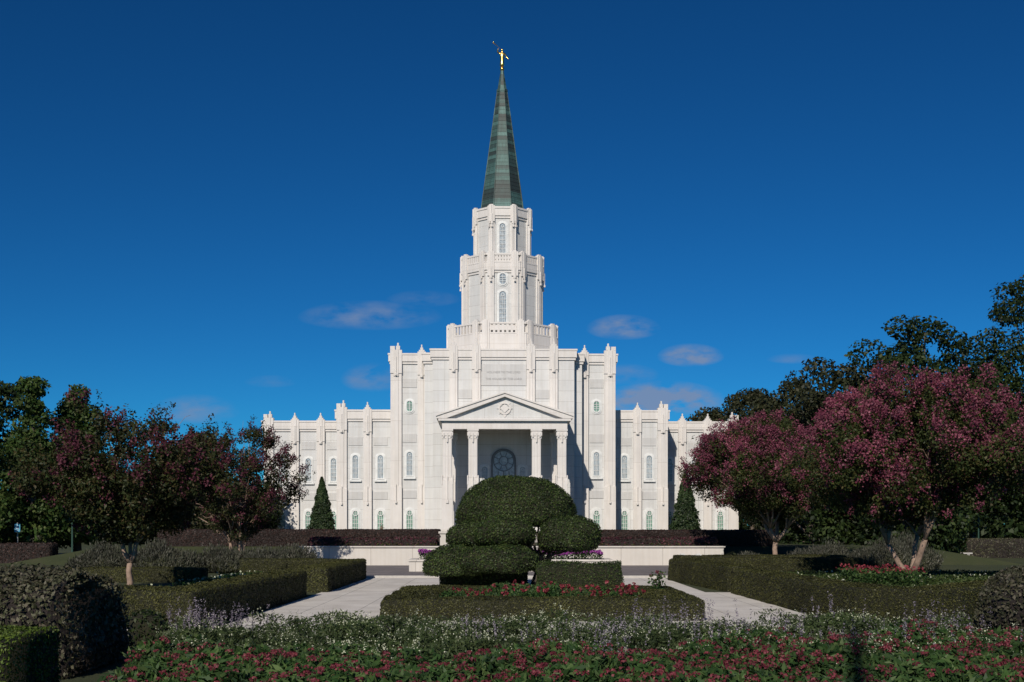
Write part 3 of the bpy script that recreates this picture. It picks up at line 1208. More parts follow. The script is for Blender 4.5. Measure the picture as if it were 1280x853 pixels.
# ------------------------------------------------------------------ clipped hedges
def hedge(name, path, w, h, label, m, seed, cat='hedge', dens=1900, L=.050, W=.034, closed=False, z0=0, group=None, rnd=.08, wobble=.018, **kw):
    V, F = hedge_shape(path, w, h, closed, z0, rnd)
    V = wob(V, wobble, 1.9, seed)
    c = V[:, :2].mean(0)
    kw.setdefault('spread', .42 if m is M['lf_box'] else .8)
    o = leafy(name, [(V, F)], m, dens, L, W, seed, loc=(c[0], c[1], z0), **kw)
    return tag(o, label, cat, group)


PH = 'box hedges around the garden beds'
hedge('box_hedge', [(-2.75, 33.7), (4.32, 33.7), (4.32, 40.0), (-2.75, 40.0)], 1.4, .56, 'low square hedge framing the red flowers in the centre of the path', M['lf_box'], 11, closed=True, group=PH)
hedge('box_hedge', [(-14.5, 38.5), (-11.2, 33.2), (-8.1, 31.1), (-7.75, 44.4)], 1.15, .92, 'hedge left of the pale path with a lit front face, nearer one', M['lf_box'], 12, group=PH)
hedge('box_hedge', [(-7.45, 47.2), (-7.4, 58.8), (-12.6, 59.4)], 1.15, .92, 'hedge left of the pale path, farther one beside the road', M['lf_box'], 13, group=PH)
hedge('box_hedge', [(8.62, 46.6), (8.75, 40), (9.0, 35.4), (9.4, 33.0), (10.1, 32.0), (11.1, 32.7), (14.3, 36.6), (18.5, 40)], 1.15, .90, 'long curved hedge right of the pale path in front of the pink tree', M['lf_box'], 14, group=PH)
hedge('box_hedge', [(8.62, 47.3), (7.7, 57.6), (8.4, 59.0), (16.5, 60.5)], 1.15, .95, 'hedge right of the pale path, farther one ending beside the road', M['lf_box'], 15, group=PH)
hedge('box_hedge', [(-27, 55.5), (-13.6, 56.2)], 1.2, .62, 'low dark hedge behind the nearest left tree and below the grey shrubs', M['lf_box'], 16, group=PH)
hedge('box_hedge', [(8.4, 64.5), (17.0, 65.5)], 1.6, .95, 'flat hedge at the right end of the road below the small white lights', M['lf_box'], 17, group=PH)

# terrace hedges: dark red row, low shrubs in front
TH = 'dark red hedges on the terrace'
hedge('barberry_hedge', [(-23.5, 84.9), (-4.85, 84.9)], 1.6, 1.10, 'long dark red hedge on the terrace left of the portico', M['lf_barberry'], 21, z0=tz, dens=620, L=.10, W=.07, group=TH, rnd=.2)
hedge('barberry_hedge', [(5.75, 84.9), (17.5, 84.9)], 1.6, 1.06, 'dark red hedge on the terrace right of the portico', M['lf_barberry'], 22, z0=tz, dens=620, L=.10, W=.07, group=TH, rnd=.2)
LB = 'low flowering borders in front of the terrace hedges'


def border(x0, x1, label, seed):
    rng = np.random.default_rng(seed)
    V, F = hedge_shape([(x0, 81.9), (x1, 81.9)], 2.4, .55, False, tz - .02, .2)
    V = wob(V, .05, 1.1, seed)
    p, nr = sample(rng, V, F, 260)
    p = p + nr * rng.uniform(-.05, .08, (len(p), 1))
    k = rng.uniform(size=len(p))
    band = (np.sin(p[:, 0] * .7 + seed) * .5 + .5)
    a = k < .22 + .3 * band
    b = (~a) & (p[:, 2] < tz + .26)
    c = ~(a | b)
    parts = [(V, F, M['core_purple'])]
    for msk, mm in ((a, M['bl_dusk']), (b, M['lf_box']), (c, M['lf_barberry'])):
        lv, lf = leaves(rng, p[msk], .12, .08, nr[msk], .9)
        parts.append((lv, lf, mm))
    loc = np.array([(x0 + x1) / 2, 81.9, tz])
    return tag(npmesh('flower_border', [(v - loc, f, m) for v, f, m in parts], None, loc), label, 'flower border', LB)


border(-13.0, -4.9, 'low pink and dark border between the terrace hedge and wall, left side', 23)
border(5.8, 13.0, 'low pink and dark border between the terrace hedge and wall, right side', 24)
# dry tuft on the hedge
rng = np.random.default_rng(5)
pp = rng.normal(size=(70, 3)) * np.array([.07, .05, .12]) + np.array([0, 0, .14])
lv, lf = leaves(rng, pp, .10, .05)
tag(npmesh('leaf_tuft', [(lv, lf, M['lf_dry'])], None, (-8.72, 84.9, tz + 1.08)), 'small brown tuft sticking up from the left terrace hedge', 'tuft')

# terrace gate posts beside the hedge ends
for x, lab in ((-4.5, 'white stone pedestal at the end of the left terrace hedge'), (5.2, 'white stone pedestal at the end of the right terrace hedge')):
    pe = MB().box(-.3, .3, -.3, .3, 0, .85).box(-.38, .38, -.38, .38, .853, 1.0).box(-.2, .2, -.2, .2, 1.003, 1.12)
    tag(pe.build('pedestal', M['cast'], bevel=.02, loc=(x, 84.4, tz)), lab, 'pedestal', 'pedestals at the hedge ends')
bl = empty('bollard_light', (-4.75, 82.6, tz))
tag(bl, 'small dark bollard light beside the left terrace hedge end', 'light')
MB().lathe([(.09, 0), (.06, .03), (.05, .55), (.05, .6)], 0, 0, 12).build('post', M['bronze'], bl)
MB().lathe([(.05, .6), (.11, .62), (.11, .72), (.03, .8)], 0, 0, 12).build('lamp_head', M['bronze'], bl)

# planter in front of the wall
plr = empty('planter', (0, 68.3, 0))
tag(plr, 'long low white planter with purple flowers on the road', 'planter')
mb = MB()
mb.box(-5.55, 5.4, 0, .28, 0, .55).box(-5.55, 5.4, 2.7, 3.0, 0, .55).box(-5.55, -5.27, .283, 2.697, 0, .547).box(5.12, 5.4, .283, 2.697, 0, .547)
mb.box(-5.62, 5.47, -.06, .32, .553, .66).box(-5.62, 5.47, 2.66, 3.06, .553, .66).box(-5.62, -5.2, .323, 2.657, .553, .657).box(5.05, 5.47, .323, 2.657, .553, .657)
mb.build('wall', M['cast'], plr, bevel=.015)
MB().box(-5.2, 5.05, .3, 2.68, .3, .5).build('soil', M['soil'], plr)


def planting(name, x0, x1, y0, y1, z0, h, nlf, nfl, lm, fm, seed, L=.10, W=.06, fL=.08, parent=None, kind=None, mound=.12):
    rng = np.random.default_rng(seed)
    p = np.stack([rng.uniform(x0, x1, nlf), rng.uniform(y0, y1, nlf), z0 + h * rng.uniform(.05, .9, nlf) ** .7], 1)
    p[:, 2] += mound * np.sin(p[:, 0] * 2.1 + seed) * np.sin(p[:, 1] * 1.7)
    lv, lf = leaves(rng, p, L, W, np.tile([0, -.3, 1.0], (nlf, 1)), .8)
    q = np.stack([rng.uniform(x0, x1, nfl), rng.uniform(y0, y1, nfl), z0 + h * rng.uniform(.82, 1.1, nfl)], 1)
    q[:, 2] += mound * np.sin(q[:, 0] * 2.1 + seed) * np.sin(q[:, 1] * 1.7)
    fv, ff = leaves(rng, q, fL, fL * .8, np.tile([0, -.5, .8], (nfl, 1)), .7)
    o = npmesh(name, [(lv, lf, lm), (fv, ff, fm)], parent)
    if kind:
        o['kind'] = kind
    return o


pf_ = planting('flowers', -5.1, 4.95, .35, 2.65, .5, .55, 5000, 9000, M['lf_penta'], M['fl_purple'], 31, parent=plr, fL=.09)

# ------------------------------------------------------------------ cloud-pruned topiary tree
top_root = empty('topiary_tree', (.75, 49.5, 0))
tag(top_root, 'cloud-pruned evergreen topiary tree with domed pads in front of the portico', 'tree')
k50 = 49.5 / 1584


def PX(px, py, Y):
    return ((px - 640) / 1584 * Y, 2.5 + (657 - py) / 1584 * Y)


pads = []   # centre px, py, rx px, height above, depth Y, ry
for (cx, top_, bot, rx, Y, ry, fl, p_) in [(645, 597, 655, 73, 51.0, 2.0, -.22, 2.1), (587, 655, 679, 29, 48.6, .9, -.6, 2.2), (631, 648, 678, 37, 47.9, 1.1, -.55, 2.2),
                                           (566, 685, 716, 36, 47.0, .9, -.5, 2.3), (623, 684, 712, 50, 46.4, 1.1, -.5, 2.4), (711, 647, 686, 38, 48.4, 1.15, -.5, 2.3)]:
    x, zt1 = PX(cx, top_, Y)
    _, zb = PX(cx, bot, Y)
    rz = (zt1 - zb) / (1 - fl)
    pads.append((x, Y, zt1 - rz, rx / 1584 * Y, ry, rz, fl, p_))
shapes = []
for i, (x, Y, zc, rx, ry, rz, fl, p_) in enumerate(pads):
    V, F = dome_shape((x, Y, zc), (rx, ry, rz), 48, fl, p_, 40 + i, .05, 2.2)
    o = leafy('foliage_pad', [(V - np.array(top_root.location), F)], M['lf_topiary'], 1300, .075, .042, 40 + i, top_root, depth=(-.09, .08), spread=.55)
V, F = dome_shape((-.75, 50.3, 1.95), (1.55, 1.0, 1.0), 30, -.9, 2.2, 77, .05, 2.2)  # dark leaf mass added to stand in for shade in the seams between pads
leafy('seam_shade_fill', [(V - np.array(top_root.location), F)], M['lf_oak'], 500, .09, .05, 77, top_root, depth=(-.05, .1))
tb = MB()
T0 = np.array([.85, 49.0, 0]) - np.array(top_root.location)
rng = np.random.default_rng(9)
base = T0 + np.array([.25, 0, .9])
tb.tube([T0 + np.array([0, 0, -.1]), T0 + np.array([.05, .05, .35]), base], [.22, .15, .13], 9)
tb.tube([T0 + np.array([.25, -.1, -.1]), T0 + np.array([.3, 0, .3]), base + np.array([.05, 0, .15])], [.15, .11, .09], 8)
for i, (x, Y, zc, rx, ry, rz, fl, p_) in enumerate(pads):
    c = np.array([x, Y, zc]) - np.array(top_root.location)
    for j in range(5):
        e = c + np.array([rng.uniform(-.5, .5) * rx, rng.uniform(-.4, .4) * ry, rz * fl * .6])
        b = branches(rng, base + np.array([0, 0, rng.uniform(-.3, .1)]), [e], .075, .18)
        tb.add(b.v, b.f)
tb.build('trunk', M['bark_dark'], top_root, smooth=True)
hedge('clipped_shrub', [(.95, 45.6), (3.85, 45.6)], 1.9, 1.09, 'boxy clipped green shrub right of the topiary trunk', M['lf_topiary'], 46, 'shrub', dens=1100, rnd=.34, wobble=.07, depth=(-.06, .08))
hedge('clipped_shrub', [(-2.6, 48.9), (.45, 48.9)], 1.9, 1.0, 'dark shrub widened to fill the shade under the left topiary pad', M['lf_oak'], 47, 'shrub', dens=700, L=.1, W=.06, rnd=.3, depth=(-.05, .14))  # dark leaves and extra width imitate the shaded hollow below the pads

# roses in the centre bed (too many blooms to count)
def rose_bed(seed):
    rng = np.random.default_rng(seed)
    nb = 110
    bx = np.stack([rng.uniform(-1.9, 3.6, nb), rng.uniform(34.6, 39.2, nb), rng.uniform(.48, .74, nb)], 1)
    bx[:, 2] += .12 * (np.abs(bx[:, 0] - .6) < 1.3)
    P, Fp = [], []
    for c in bx:
        n_ = 210
        d = unit(rng.normal(size=(n_, 3))) * rng.uniform(.4, 1, (n_, 1)) ** .5
        P.append(c * np.array([1, 1, .55]) + d * np.array([.34, .34, c[2] * .45]))
        m_ = rng.integers(0, 5) if rng.uniform() < .5 else 0
        for _ in range(m_):
            q = c * np.array([1, 1, 1]) + np.array([rng.uniform(-.3, .3), rng.uniform(-.3, .3), rng.uniform(-.12, .06)])
            Fp.append(q + unit(rng.normal(size=(14, 3))) * .045)
    P, Fp = np.concatenate(P), np.concatenate(Fp)
    lv, lf = leaves(rng, P, .085, .055, np.tile([0, -.3, .8], (len(P), 1)), .9)
    fv, ff = leaves(rng, Fp, .07, .06)
    o = npmesh('rose_flowers', [(lv, lf, M['lf_penta']), (fv, ff, M['fl_redbright'])])
    tag(o, 'red roses filling the square centre bed inside the low hedge', 'flowers', kind='stuff')


rose_bed(51)
# a tall single rose rising from the bed
tr = empty('rose_bush', (4.35, 38.5, 0))
tag(tr, 'tall single rose bush standing above the right end of the centre bed', 'bush')
rng = np.random.default_rng(52)
sb = MB()
P, Q = [], []
for k in range(7):
    e = np.array([rng.uniform(-.3, .3), rng.uniform(-.25, .25), rng.uniform(.7, 1.35)])
    sb.tube([(0, 0, 0), e * np.array([.4, .4, .55]), e], [.014, .011, .007], 5)
    n_ = 46
    t = rng.uniform(.35, 1, (n_, 1))
    P.append(e * t * np.array([1, 1, 1]) + rng.normal(size=(n_, 3)) * .07)
    if k < 4:
        Q.append(e + np.array([0, 0, .03]) + unit(rng.normal(size=(16, 3))) * .05)
sb.build('stem', M['bark'], tr)
lv, lf = leaves(rng, np.concatenate(P), .10, .06)
npmesh('foliage', [(lv, lf, M['lf_penta'])], tr)
fv, ff = leaves(rng, np.concatenate(Q), .06, .05)
npmesh('blooms', [(fv, ff, M['fl_red'])], tr)

# ------------------------------------------------------------------ crape myrtles
CM = 'crape myrtles lining the garden'


def myrtle(loc, h, r, label, seed, leaf, bloom, fl=.55, stems=5, bend=1.0, trunk_h=.22, r_stem=.12, n_clump=150, lo=.34, split=0.0, lean=0.0):
    rng = np.random.default_rng(seed)
    root = empty('crape_myrtle', loc)
    tag(root, label, 'tree', CM)
    ph = rng.uniform(0, 6, 4)
    C = []
    while len(C) < n_clump:
        t = rng.uniform(0, 1)
        a = rng.uniform(0, 2 * math.pi)
        w = (math.sin(math.pi * min(1, .04 + t * .84)) ** .9) + .06
        w *= 1 + .13 * math.sin(3 * a + ph[0]) + .10 * math.sin(5 * a + ph[1] + 4 * t)
        rr = w * math.sqrt(rng.uniform(.12, 1))
        x, y = math.cos(a) * r * rr + lean * t, math.sin(a) * r * rr
        z = h * (lo + (1 - lo) * t * (1 + .10 * math.sin(2 * a + ph[2]) + .07 * math.sin(5 * a + ph[3]))) - .10 * h * (rr ** 2) * (t > .5)
        cr = rng.uniform(.36, .82) * (r / 4.6)
        C.append((x, y, z - cr * .5, cr, rr / max(w, .01), t))
    C = np.array(C)
    cnt = (380 * (C[:, 3] / .6) ** 2).astype(int)
    idx = np.repeat(np.arange(len(C)), cnt)
    d = unit(rng.normal(size=(len(idx), 3)))
    P = C[idx, :3] + d * rng.uniform(.3, 1.15, (len(idx), 1)) ** .6 * C[idx, 3:4] * np.array([1.05, 1.05, .85])
    # upright leafy shoots that break the outline
    sh = []
    for c in C[(C[:, 4] > .6) | (C[:, 5] > .7)]:
        for _ in range(2):
            b0 = c[:3] + unit(rng.normal(size=(1, 3)) + np.array([[0, 0, .8]]))[0] * c[3] * .9
            ax = unit(np.array([[c[0] / r * .6, c[1] / r * .6, 1.0]]) + rng.normal(size=(1, 3)) * .25)[0]
            t = rng.uniform(0, 1, (22, 1))
            sh.append(b0 + ax * t * rng.uniform(.35, .85) + rng.normal(size=(22, 3)) * .07)
    P = np.concatenate([P] + sh)
    D = np.concatenate([d, np.tile([0, 0, 1.0], (len(P) - len(d), 1))])
    lv, lf = leaves(rng, P, .135, .072, D + np.array([0, 0, .4]), .9)
    npmesh('crown', [(lv, lf, leaf)], root)
    # blossom panicles: cones of petals on the outer and upper clumps
    Q = []
    for c in C:
        want = fl * (c[4] * .55 + c[5] * .75) * rng.choice([.25, 1.0, 1.6])
        npan = rng.poisson(max(0, want) * 7.5)
        for _ in range(npan):
            dd = unit((rng.normal(size=(1, 3)) + np.array([[c[0] / r * .9, c[1] / r * .9, .75]])))[0]
            b = c[:3] + dd * c[3] * rng.uniform(.75, 1.2)
            ax = unit((dd + np.array([0, 0, .9]))[None])[0]
            n_ = rng.integers(36, 62)
            t = rng.uniform(0, 1, (n_, 1))
            Q.append(b + ax * t * rng.uniform(.3, .55) + rng.normal(size=(n_, 3)) * (.15 * (1 - .65 * t)))
    if Q:
        Q = np.concatenate(Q)
        fv, ff = leaves(rng, Q, .085, .075)
        npmesh('blossoms', [(fv, ff, bloom)], root)
    mb = MB()
    top0 = np.array([.06, .0, split])
    if split:
        mb.tube([(0, 0, -.1), (.04, 0, split * .3), (-.02, .02, split * .7), top0 + np.array([0, 0, .12])],
                [r_stem * 1.9, r_stem * 1.35, r_stem * 1.25, r_stem * 1.2], 10)
    for k in range(stems):
        a = 2 * math.pi * (k + rng.uniform(-.2, .2)) / stems + .5 + ph[0]
        o = .03 if split else .12
        b0 = np.array([math.cos(a) * o, math.sin(a) * o, 0]) + (top0 if split else np.array([0, 0, -.1]))
        fork = np.array([math.cos(a) * r * .15 * bend, math.sin(a) * r * .15 * bend, h * (trunk_h + rng.uniform(-.03, .06))])
        mid = b0 * .55 + fork * .45 + np.array([math.cos(a) * .05, math.sin(a) * .05, 0])
        mid2 = b0 * .2 + fork * .8 + rng.normal(size=3) * .05
        rs = r_stem * rng.uniform(.7, 1.1)
        mb.tube([b0, mid, mid2, fork], [rs * 1.25, rs, rs * .9, rs * .85], 9)
        for j in range(6):
            cands = C[(np.cos(np.arctan2(C[:, 1], C[:, 0]) - a) > .25)]
            e = cands[rng.integers(len(cands))][:3]
            bb = branches(rng, fork, [e], rs * .6, .16)
            mb.add(bb.v, bb.f)
            e2 = e + rng.normal(size=3) * .7 + np.array([0, 0, .3])
            bb = branches(rng, fork * .45 + e * .55 + np.array([0, 0, .25]), [e2], rs * .25, .1)
            mb.add(bb.v, bb.f)
    mb.build('trunk', M['bark_myrtle'], root, smooth=True)
    return root


myrtle((16.6, 53.0, .05), 8.1, 5.1, 'large crape myrtle full of pink blossom at the right, nearest on that side', 61, M['lf_myrtle'], M['bl_pink'], 1.45, 3, 1.1, .22, .13, n_clump=165, lo=.41, split=.25)
myrtle((15.9, 76.6, .05), 8.9, 5.4, 'pink crape myrtle in front of the temple right wing', 62, M['lf_myrtle'], M['bl_pink'], 1.35, 4, .8, .28, .12, n_clump=145, lo=.40, split=1.5)
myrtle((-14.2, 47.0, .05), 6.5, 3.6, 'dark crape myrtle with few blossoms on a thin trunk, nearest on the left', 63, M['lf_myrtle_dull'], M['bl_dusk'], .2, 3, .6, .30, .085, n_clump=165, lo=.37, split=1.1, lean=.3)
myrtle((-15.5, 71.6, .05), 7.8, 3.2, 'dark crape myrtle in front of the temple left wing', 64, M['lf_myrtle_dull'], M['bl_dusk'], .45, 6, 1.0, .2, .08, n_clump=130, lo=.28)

# ------------------------------------------------------------------ conical hollies by the walls
HO = 'conical evergreens by the temple wings'


def holly(loc, h, r, label, seed):
    root = empty('conical_holly', loc)
    tag(root, label, 'tree', HO)
    rng = np.random.default_rng(seed)
    n_ = 13000
    t = rng.uniform(0, 1, n_) ** 1.25
    a = rng.uniform(0, 2 * math.pi, n_)
    rr = r * ((1 - t) ** .85 * .97 + .03) * (1 + .12 * np.sin(a * 5 + t * 23) + .08 * np.sin(a * 3 - t * 41)) * np.minimum(1, .7 + t * 3)
    rr *= rng.uniform(.55, 1.08, n_) ** .5
    P = np.stack([np.cos(a) * rr, np.sin(a) * rr, .28 + t * (h - .28)], 1)
    nr = np.stack([np.cos(a), np.sin(a), np.full(n_, .4)], 1)
    lv, lf = leaves(rng, P, .17, .10, nr, .8)
    npmesh('crown', [(lv, lf, M['lf_holly'])], root)
    MB().tube([(0, 0, -.1), (.02, 0, 1), (0, 0, h * .8)], [.11, .09, .03], 8).build('trunk', M['bark'], root)


holly((13.7, 100, tz), 5.65, 1.3, 'conical dark green evergreen against the temple right wing', 71)
holly((-15.0, 100, tz), 5.2, 1.15, 'conical green evergreen against the temple left wing', 72)

# ------------------------------------------------------------------ shrubs
def mound(name, c, r, m, label, seed, dens=420, L=.10, W=.06, p=3.0, flat=-.9, cat='shrub', group=None, amp=.06, spread=1.0, s=1.6, depth=(-.06, .07)):
    V, F = dome_shape((c[0], c[1], c[2]), r, 40, flat, p, seed, amp, s)
    o = leafy(name, [(V, F)], m, dens, L, W, seed, depth=depth, spread=spread, loc=(c[0], c[1], max(0, c[2] - r[2])))
    return tag(o, label, cat, group)


hedge('purple_shrub', [(-14, 22.3), (-7.35, 22.1)], 3.3, 1.55, 'big rounded dark purple-green shrub in the near left corner', M['lf_purple'], 81, 'shrub', dens=1000, L=.08, W=.048, rnd=.62, depth=(-.10, .14), wobble=.10)
mound('purple_shrub', (11.7, 24.6, .75), (2.55, 2.2, .90), M['lf_purple'], 'dark purple rounded shrub at the right edge beside the flower bed', 82, 1000, .08, .048, 3.4)
hedge('clipped_hedge', [(-10.5, 16.7), (-6.3, 16.7)], 1.9, 1.07, 'bright green clipped hedge block in the bottom left corner', M['lf_bright'], 83, dens=2200, L=.045, W=.028)
mound('dark_shrub', (-7.55, 26.3, .28), (.42, .45, .34), M['lf_oak'], 'small dark leafy shrub between the purple shrub and the flower bed', 84, 500, .09, .05)
SG = 'grey feathery shrubs in the side gardens'


def sage(c, r, label, seed, n_=2600):
    rng = np.random.default_rng(seed)
    a = rng.uniform(0, 2 * math.pi, n_)
    q = np.sqrt(rng.uniform(0, 1, n_))
    bx, by = np.cos(a) * q * r[0], np.sin(a) * q * r[1]
    hh = r[2] * (1.0 - .55 * q ** 2) * rng.uniform(.55, 1.1, n_) * (1 + .2 * np.sin(bx * 2.3 + seed) * np.cos(by * 1.9))
    V, F, k = [], [], 0
    base = np.stack([bx * .9, by * .9, np.zeros(n_)], 1)
    tip = np.stack([bx + rng.normal(size=n_) * .14, by + rng.normal(size=n_) * .14, hh], 1)
    t = np.repeat(rng.uniform(.15, 1, (n_, 1)), 1, 1)
    P = np.concatenate([base + (tip - base) * rng.uniform(.25, 1, (n_, 1)) + rng.normal(size=(n_, 3)) * .05 for _ in range(7)])
    ax = np.concatenate([tip - base for _ in range(7)])
    u = unit(ax + rng.normal(size=ax.shape) * .35)
    v = unit(np.cross(u, rng.normal(size=u.shape)))
    L, W = .20, .045
    Vq = np.stack([P - u * L / 2, P + v * W / 2, P + u * L / 2, P - v * W / 2], 1).reshape(-1, 3)
    Fq = np.arange(len(Vq)).reshape(-1, 4)
    cv, cf = dome_shape((0, 0, r[2] * .2), (r[0] * .9, r[1] * .9, r[2] * .38), 20, -.5, 2.2, seed, .03)
    o = npmesh('sage_shrub', [(Vq, Fq, M['lf_sage']), (cv, cf, M['lf_box'])], None, c)
    return tag(o, label, 'shrub', SG)


for i, (x, Y, rx, hh, lab) in enumerate([
        (-21.5, 67.0, 1.9, 1.45, 'grey feathery shrub at the outer left end of the left shrub row'),
        (-18.2, 66.4, 2.0, 1.6, 'grey feathery shrub second in the left row, just right of the near trunk'),
        (-15.0, 67.4, 1.9, 1.45, 'grey feathery shrub third in the left row'),
        (-12.0, 66.6, 1.9, 1.55, 'grey feathery shrub at the inner end of the left row beside the road'),
        (17.6, 72.0, 1.9, 1.5, 'grey feathery shrub in the right row, right beside the farther pink tree trunk'),
        (20.3, 69.5, 2.0, 1.75, 'grey feathery shrub in the middle of the right row'),
        (22.2, 71.0, 1.8, 1.8, 'grey feathery shrub in the right row directly behind the near pink tree stems'),
        (13.4, 70.5, 1.3, .9, 'small grey feathery shrub left of the farther pink tree trunk')]):
    sage((x, Y, 0), (rx, 1.4, hh), lab, 90 + i)


def ground_plants(name, x0, x1, y0, y1, h, nlf, nfl, fm, seed, label, lm=None, L=.13, W=.07, fL=.10):
    o = planting(name, x0, x1, y0, y1, 0, h, nlf, nfl, lm or M['lf_penta'], fm, seed, L, W, fL, kind='stuff', mound=.06)
    tag(o, label, 'plants')


ground_plants('ground_cover', 9.6, 24.0, 40.5, 47.0, .35, 26000, 160, M['fl_white'], 101, 'green ground cover behind the long curved right hedge', M['lf_cover'])
ground_plants('ground_cover', 8.6, 26.0, 49.0, 60.0, .40, 34000, 220, M['fl_white'], 102, 'green ground cover around the near pink tree trunk', M['lf_cover'])
ground_plants('red_flowers', 13.2, 15.7, 47.6, 51.8, .85, 3200, 330, M['fl_redbright'], 103, 'red flowering plants just left of the near pink tree trunk')
ground_plants('ground_cover', -24, -8.4, 36.5, 46.5, .30, 14000, 200, M['fl_white'], 104, 'dark ground cover inside the near left hedge', M['lf_penta'])
ground_plants('ground_cover', -13, -8.2, 48, 58.5, .35, 8000, 300, M['fl_white'], 105, 'green ground cover inside the farther left hedge', M['lf_penta'])

# ------------------------------------------------------------------ the flower bed in front
def bed_left(Y):
    return -5.0 - (Y - 15.0) * .19


def bed_height(x, y):
    return .50 + .10 * np.clip((y - 22.5) / 3, 0, 1) + .07 * np.sin(x * 1.3 + y * .7) + .06 * np.sin(x * 2.9 - y * 1.9) + .04 * np.sin(x * 5.1 + y * 4.3)


def pentas(seed):
    rng = np.random.default_rng(seed)
    n_ = 80000
    y = rng.uniform(13.2, 24.0, n_)
    x = rng.uniform(-6.6, 9.6, n_)
    thin = (y < 14.6 + .5 * np.sin(x)) & (x > 3.8)
    ok = (x > bed_left(y) + .15 * np.sin(y * 7)) & ~thin
    yb = 20.5 + 2.2 * np.clip((x - 2) / 4, -.4, 1) + .8 * np.sin(x * 1.9)
    ok &= ~((y > yb) & (rng.uniform(size=n_) < (y - yb) / 1.5))
    x, y = x[ok], y[ok]
    z = bed_height(x, y) * (1 - rng.uniform(0, 1, len(x)) ** 2.2 * .85)
    c = np.stack([x, y, z], 1)
    lv, lf = leaves(rng, c, .165, .055, np.tile([0, -.35, .9], (len(c), 1)), .75)
    m = 3300
    hx, hy = rng.uniform(-6.6, 9.6, m), rng.uniform(13.2, 24.0, m)
    dens = .45 + .4 * np.sin(hx * 1.7 + 2) * np.sin(hy * 1.1) + .25 * np.sin(hx * .6 - hy)
    ok = (hx > bed_left(hy)) & (rng.uniform(size=m) < dens + .25) & ~((hy < 14.6) & (hx > 3.8)) & (hy < 20.8 + 2.2 * np.clip((hx - 2) / 4, -.4, 1) + .8 * np.sin(hx * 1.9))
    hx, hy = hx[ok], hy[ok]
    H = np.stack([hx, hy, bed_height(hx, hy) + rng.uniform(-.02, .10, len(hx))], 1)
    k = 17
    d = unit(rng.normal(size=(len(H) * k, 3)) + np.array([0, -.25, .7]))
    Q = np.repeat(H, k, 0) + d * np.array([.062, .062, .038]) * np.repeat(rng.uniform(.7, 1.2, (len(H), 1)), k, 0)
    fv, ff = leaves(rng, Q, .036, .032, d, .4)
    o = npmesh('red_flowers', [(lv, lf, M['lf_penta']), (fv, ff, M['fl_red'])])
    tag(o, 'mass of dusty red star flowers with green leaves along the bottom of the view', 'flowers', kind='stuff')


pentas(111)


def spikes(name, zones, fm, seed, label, hgt, nfl, fsz, leafn, fshare=1.0):
    rng = np.random.default_rng(seed)
    P, Q, S = [], [], MB()
    for (x0, x1, y0, y1, n_) in zones:
        x, y = rng.uniform(x0, x1, n_), rng.uniform(y0, y1, n_)
        ok = (x > bed_left(y) + .1) & (rng.uniform(size=n_) < np.clip(.5 + .75 * np.sin(x * 1.3 + seed) * np.sin(y * 1.6 + x * .5), .06, 1))
        for xx, yy in zip(x[ok], y[ok]):
            h0 = rng.uniform(*hgt)
            b = bed_height(xx, yy) * .85
            lean = rng.normal(size=2) * .04
            t = rng.uniform(.0, 1, nfl)
            q = np.stack([xx + lean[0] * t + rng.normal(size=nfl) * .016, yy + lean[1] * t + rng.normal(size=nfl) * .016, b + h0 * (.15 + .85 * t)], 1)
            Q.append(q if rng.uniform() < fshare else q[:1])
            p = np.stack([xx + rng.normal(size=leafn) * .09, yy + rng.normal(size=leafn) * .09, rng.uniform(.03, 1.1, leafn) * b], 1)
            P.append(p)
    P, Q = np.concatenate(P), np.concatenate(Q)
    lv, lf = leaves(rng, P, .10, .03, np.tile([0, -.4, .7], (len(P), 1)), .8)
    fv, ff = leaves(rng, Q, fsz, fsz * .7)
    o = npmesh(name, [(lv, lf, M['lf_salvia']), (fv, ff, fm)])
    tag(o, label, 'flowers', kind='stuff')


spikes('white_flowers', [(-6.8, 9.6, 20.0, 27.4, 4200), (-3.8, 2.2, 18.6, 21.5, 300), (3.0, 9.4, 19.5, 25.0, 220), (4.5, 6.2, 18.5, 20.5, 130), (7.6, 9.4, 20, 23, 110)],
       M['fl_white'], 112, 'drift of white salvia spikes behind the red star flowers', (.06, .22), 8, .028, 60, .42)
spikes('lavender_flowers', [(-6.9, -4.9, 23.8, 26.6, 170), (.9, 2.2, 20, 24, 60), (2.2, 5.4, 21.5, 26.2, 150), (5.8, 9.0, 21, 26.2, 130), (-1, .9, 21, 24, 40)],
       M['fl_lav'], 113, 'tall lavender flower spikes among the white salvia', (.25, .58), 26, .030, 20)

# small yellow bloom accents
# ------------------------------------------------------------------ things at the sides
sg = empty('parking_sign', (-35.9, 92, 0))
tag(sg, 'blue and white wheelchair parking sign on a post at the far left', 'sign')
MB().box(-.035, .035, .0, .05, 0, 2.7).build('post', M['post_metal'], sg)
bd = MB().box(-.2, .2, -.03, -.003, 2.02, 2.62).build('board', M['sign_blue'], sg)
sy = MB()
cc = lambda x, z, r, n=16: [(x + r * math.cos(2 * math.pi * k / n), z + r * math.sin(2 * math.pi * k / n)) for k in range(n)]
sy.ring(cc(0, 2.24, .12), cc(0, 2.24, .09), -.036, -.031)
sy.prism(cc(-.03, 2.52, .035), 'y', -.036, -.031)
sy.box(-.05, -.01, -.036, -.031, 2.27, 2.48).box(-.009, .08, -.036, -.031, 2.27, 2.30).box(.081, .11, -.036, -.031, 2.14, 2.30)
sy.build('symbol', M['sign_white'], bd)

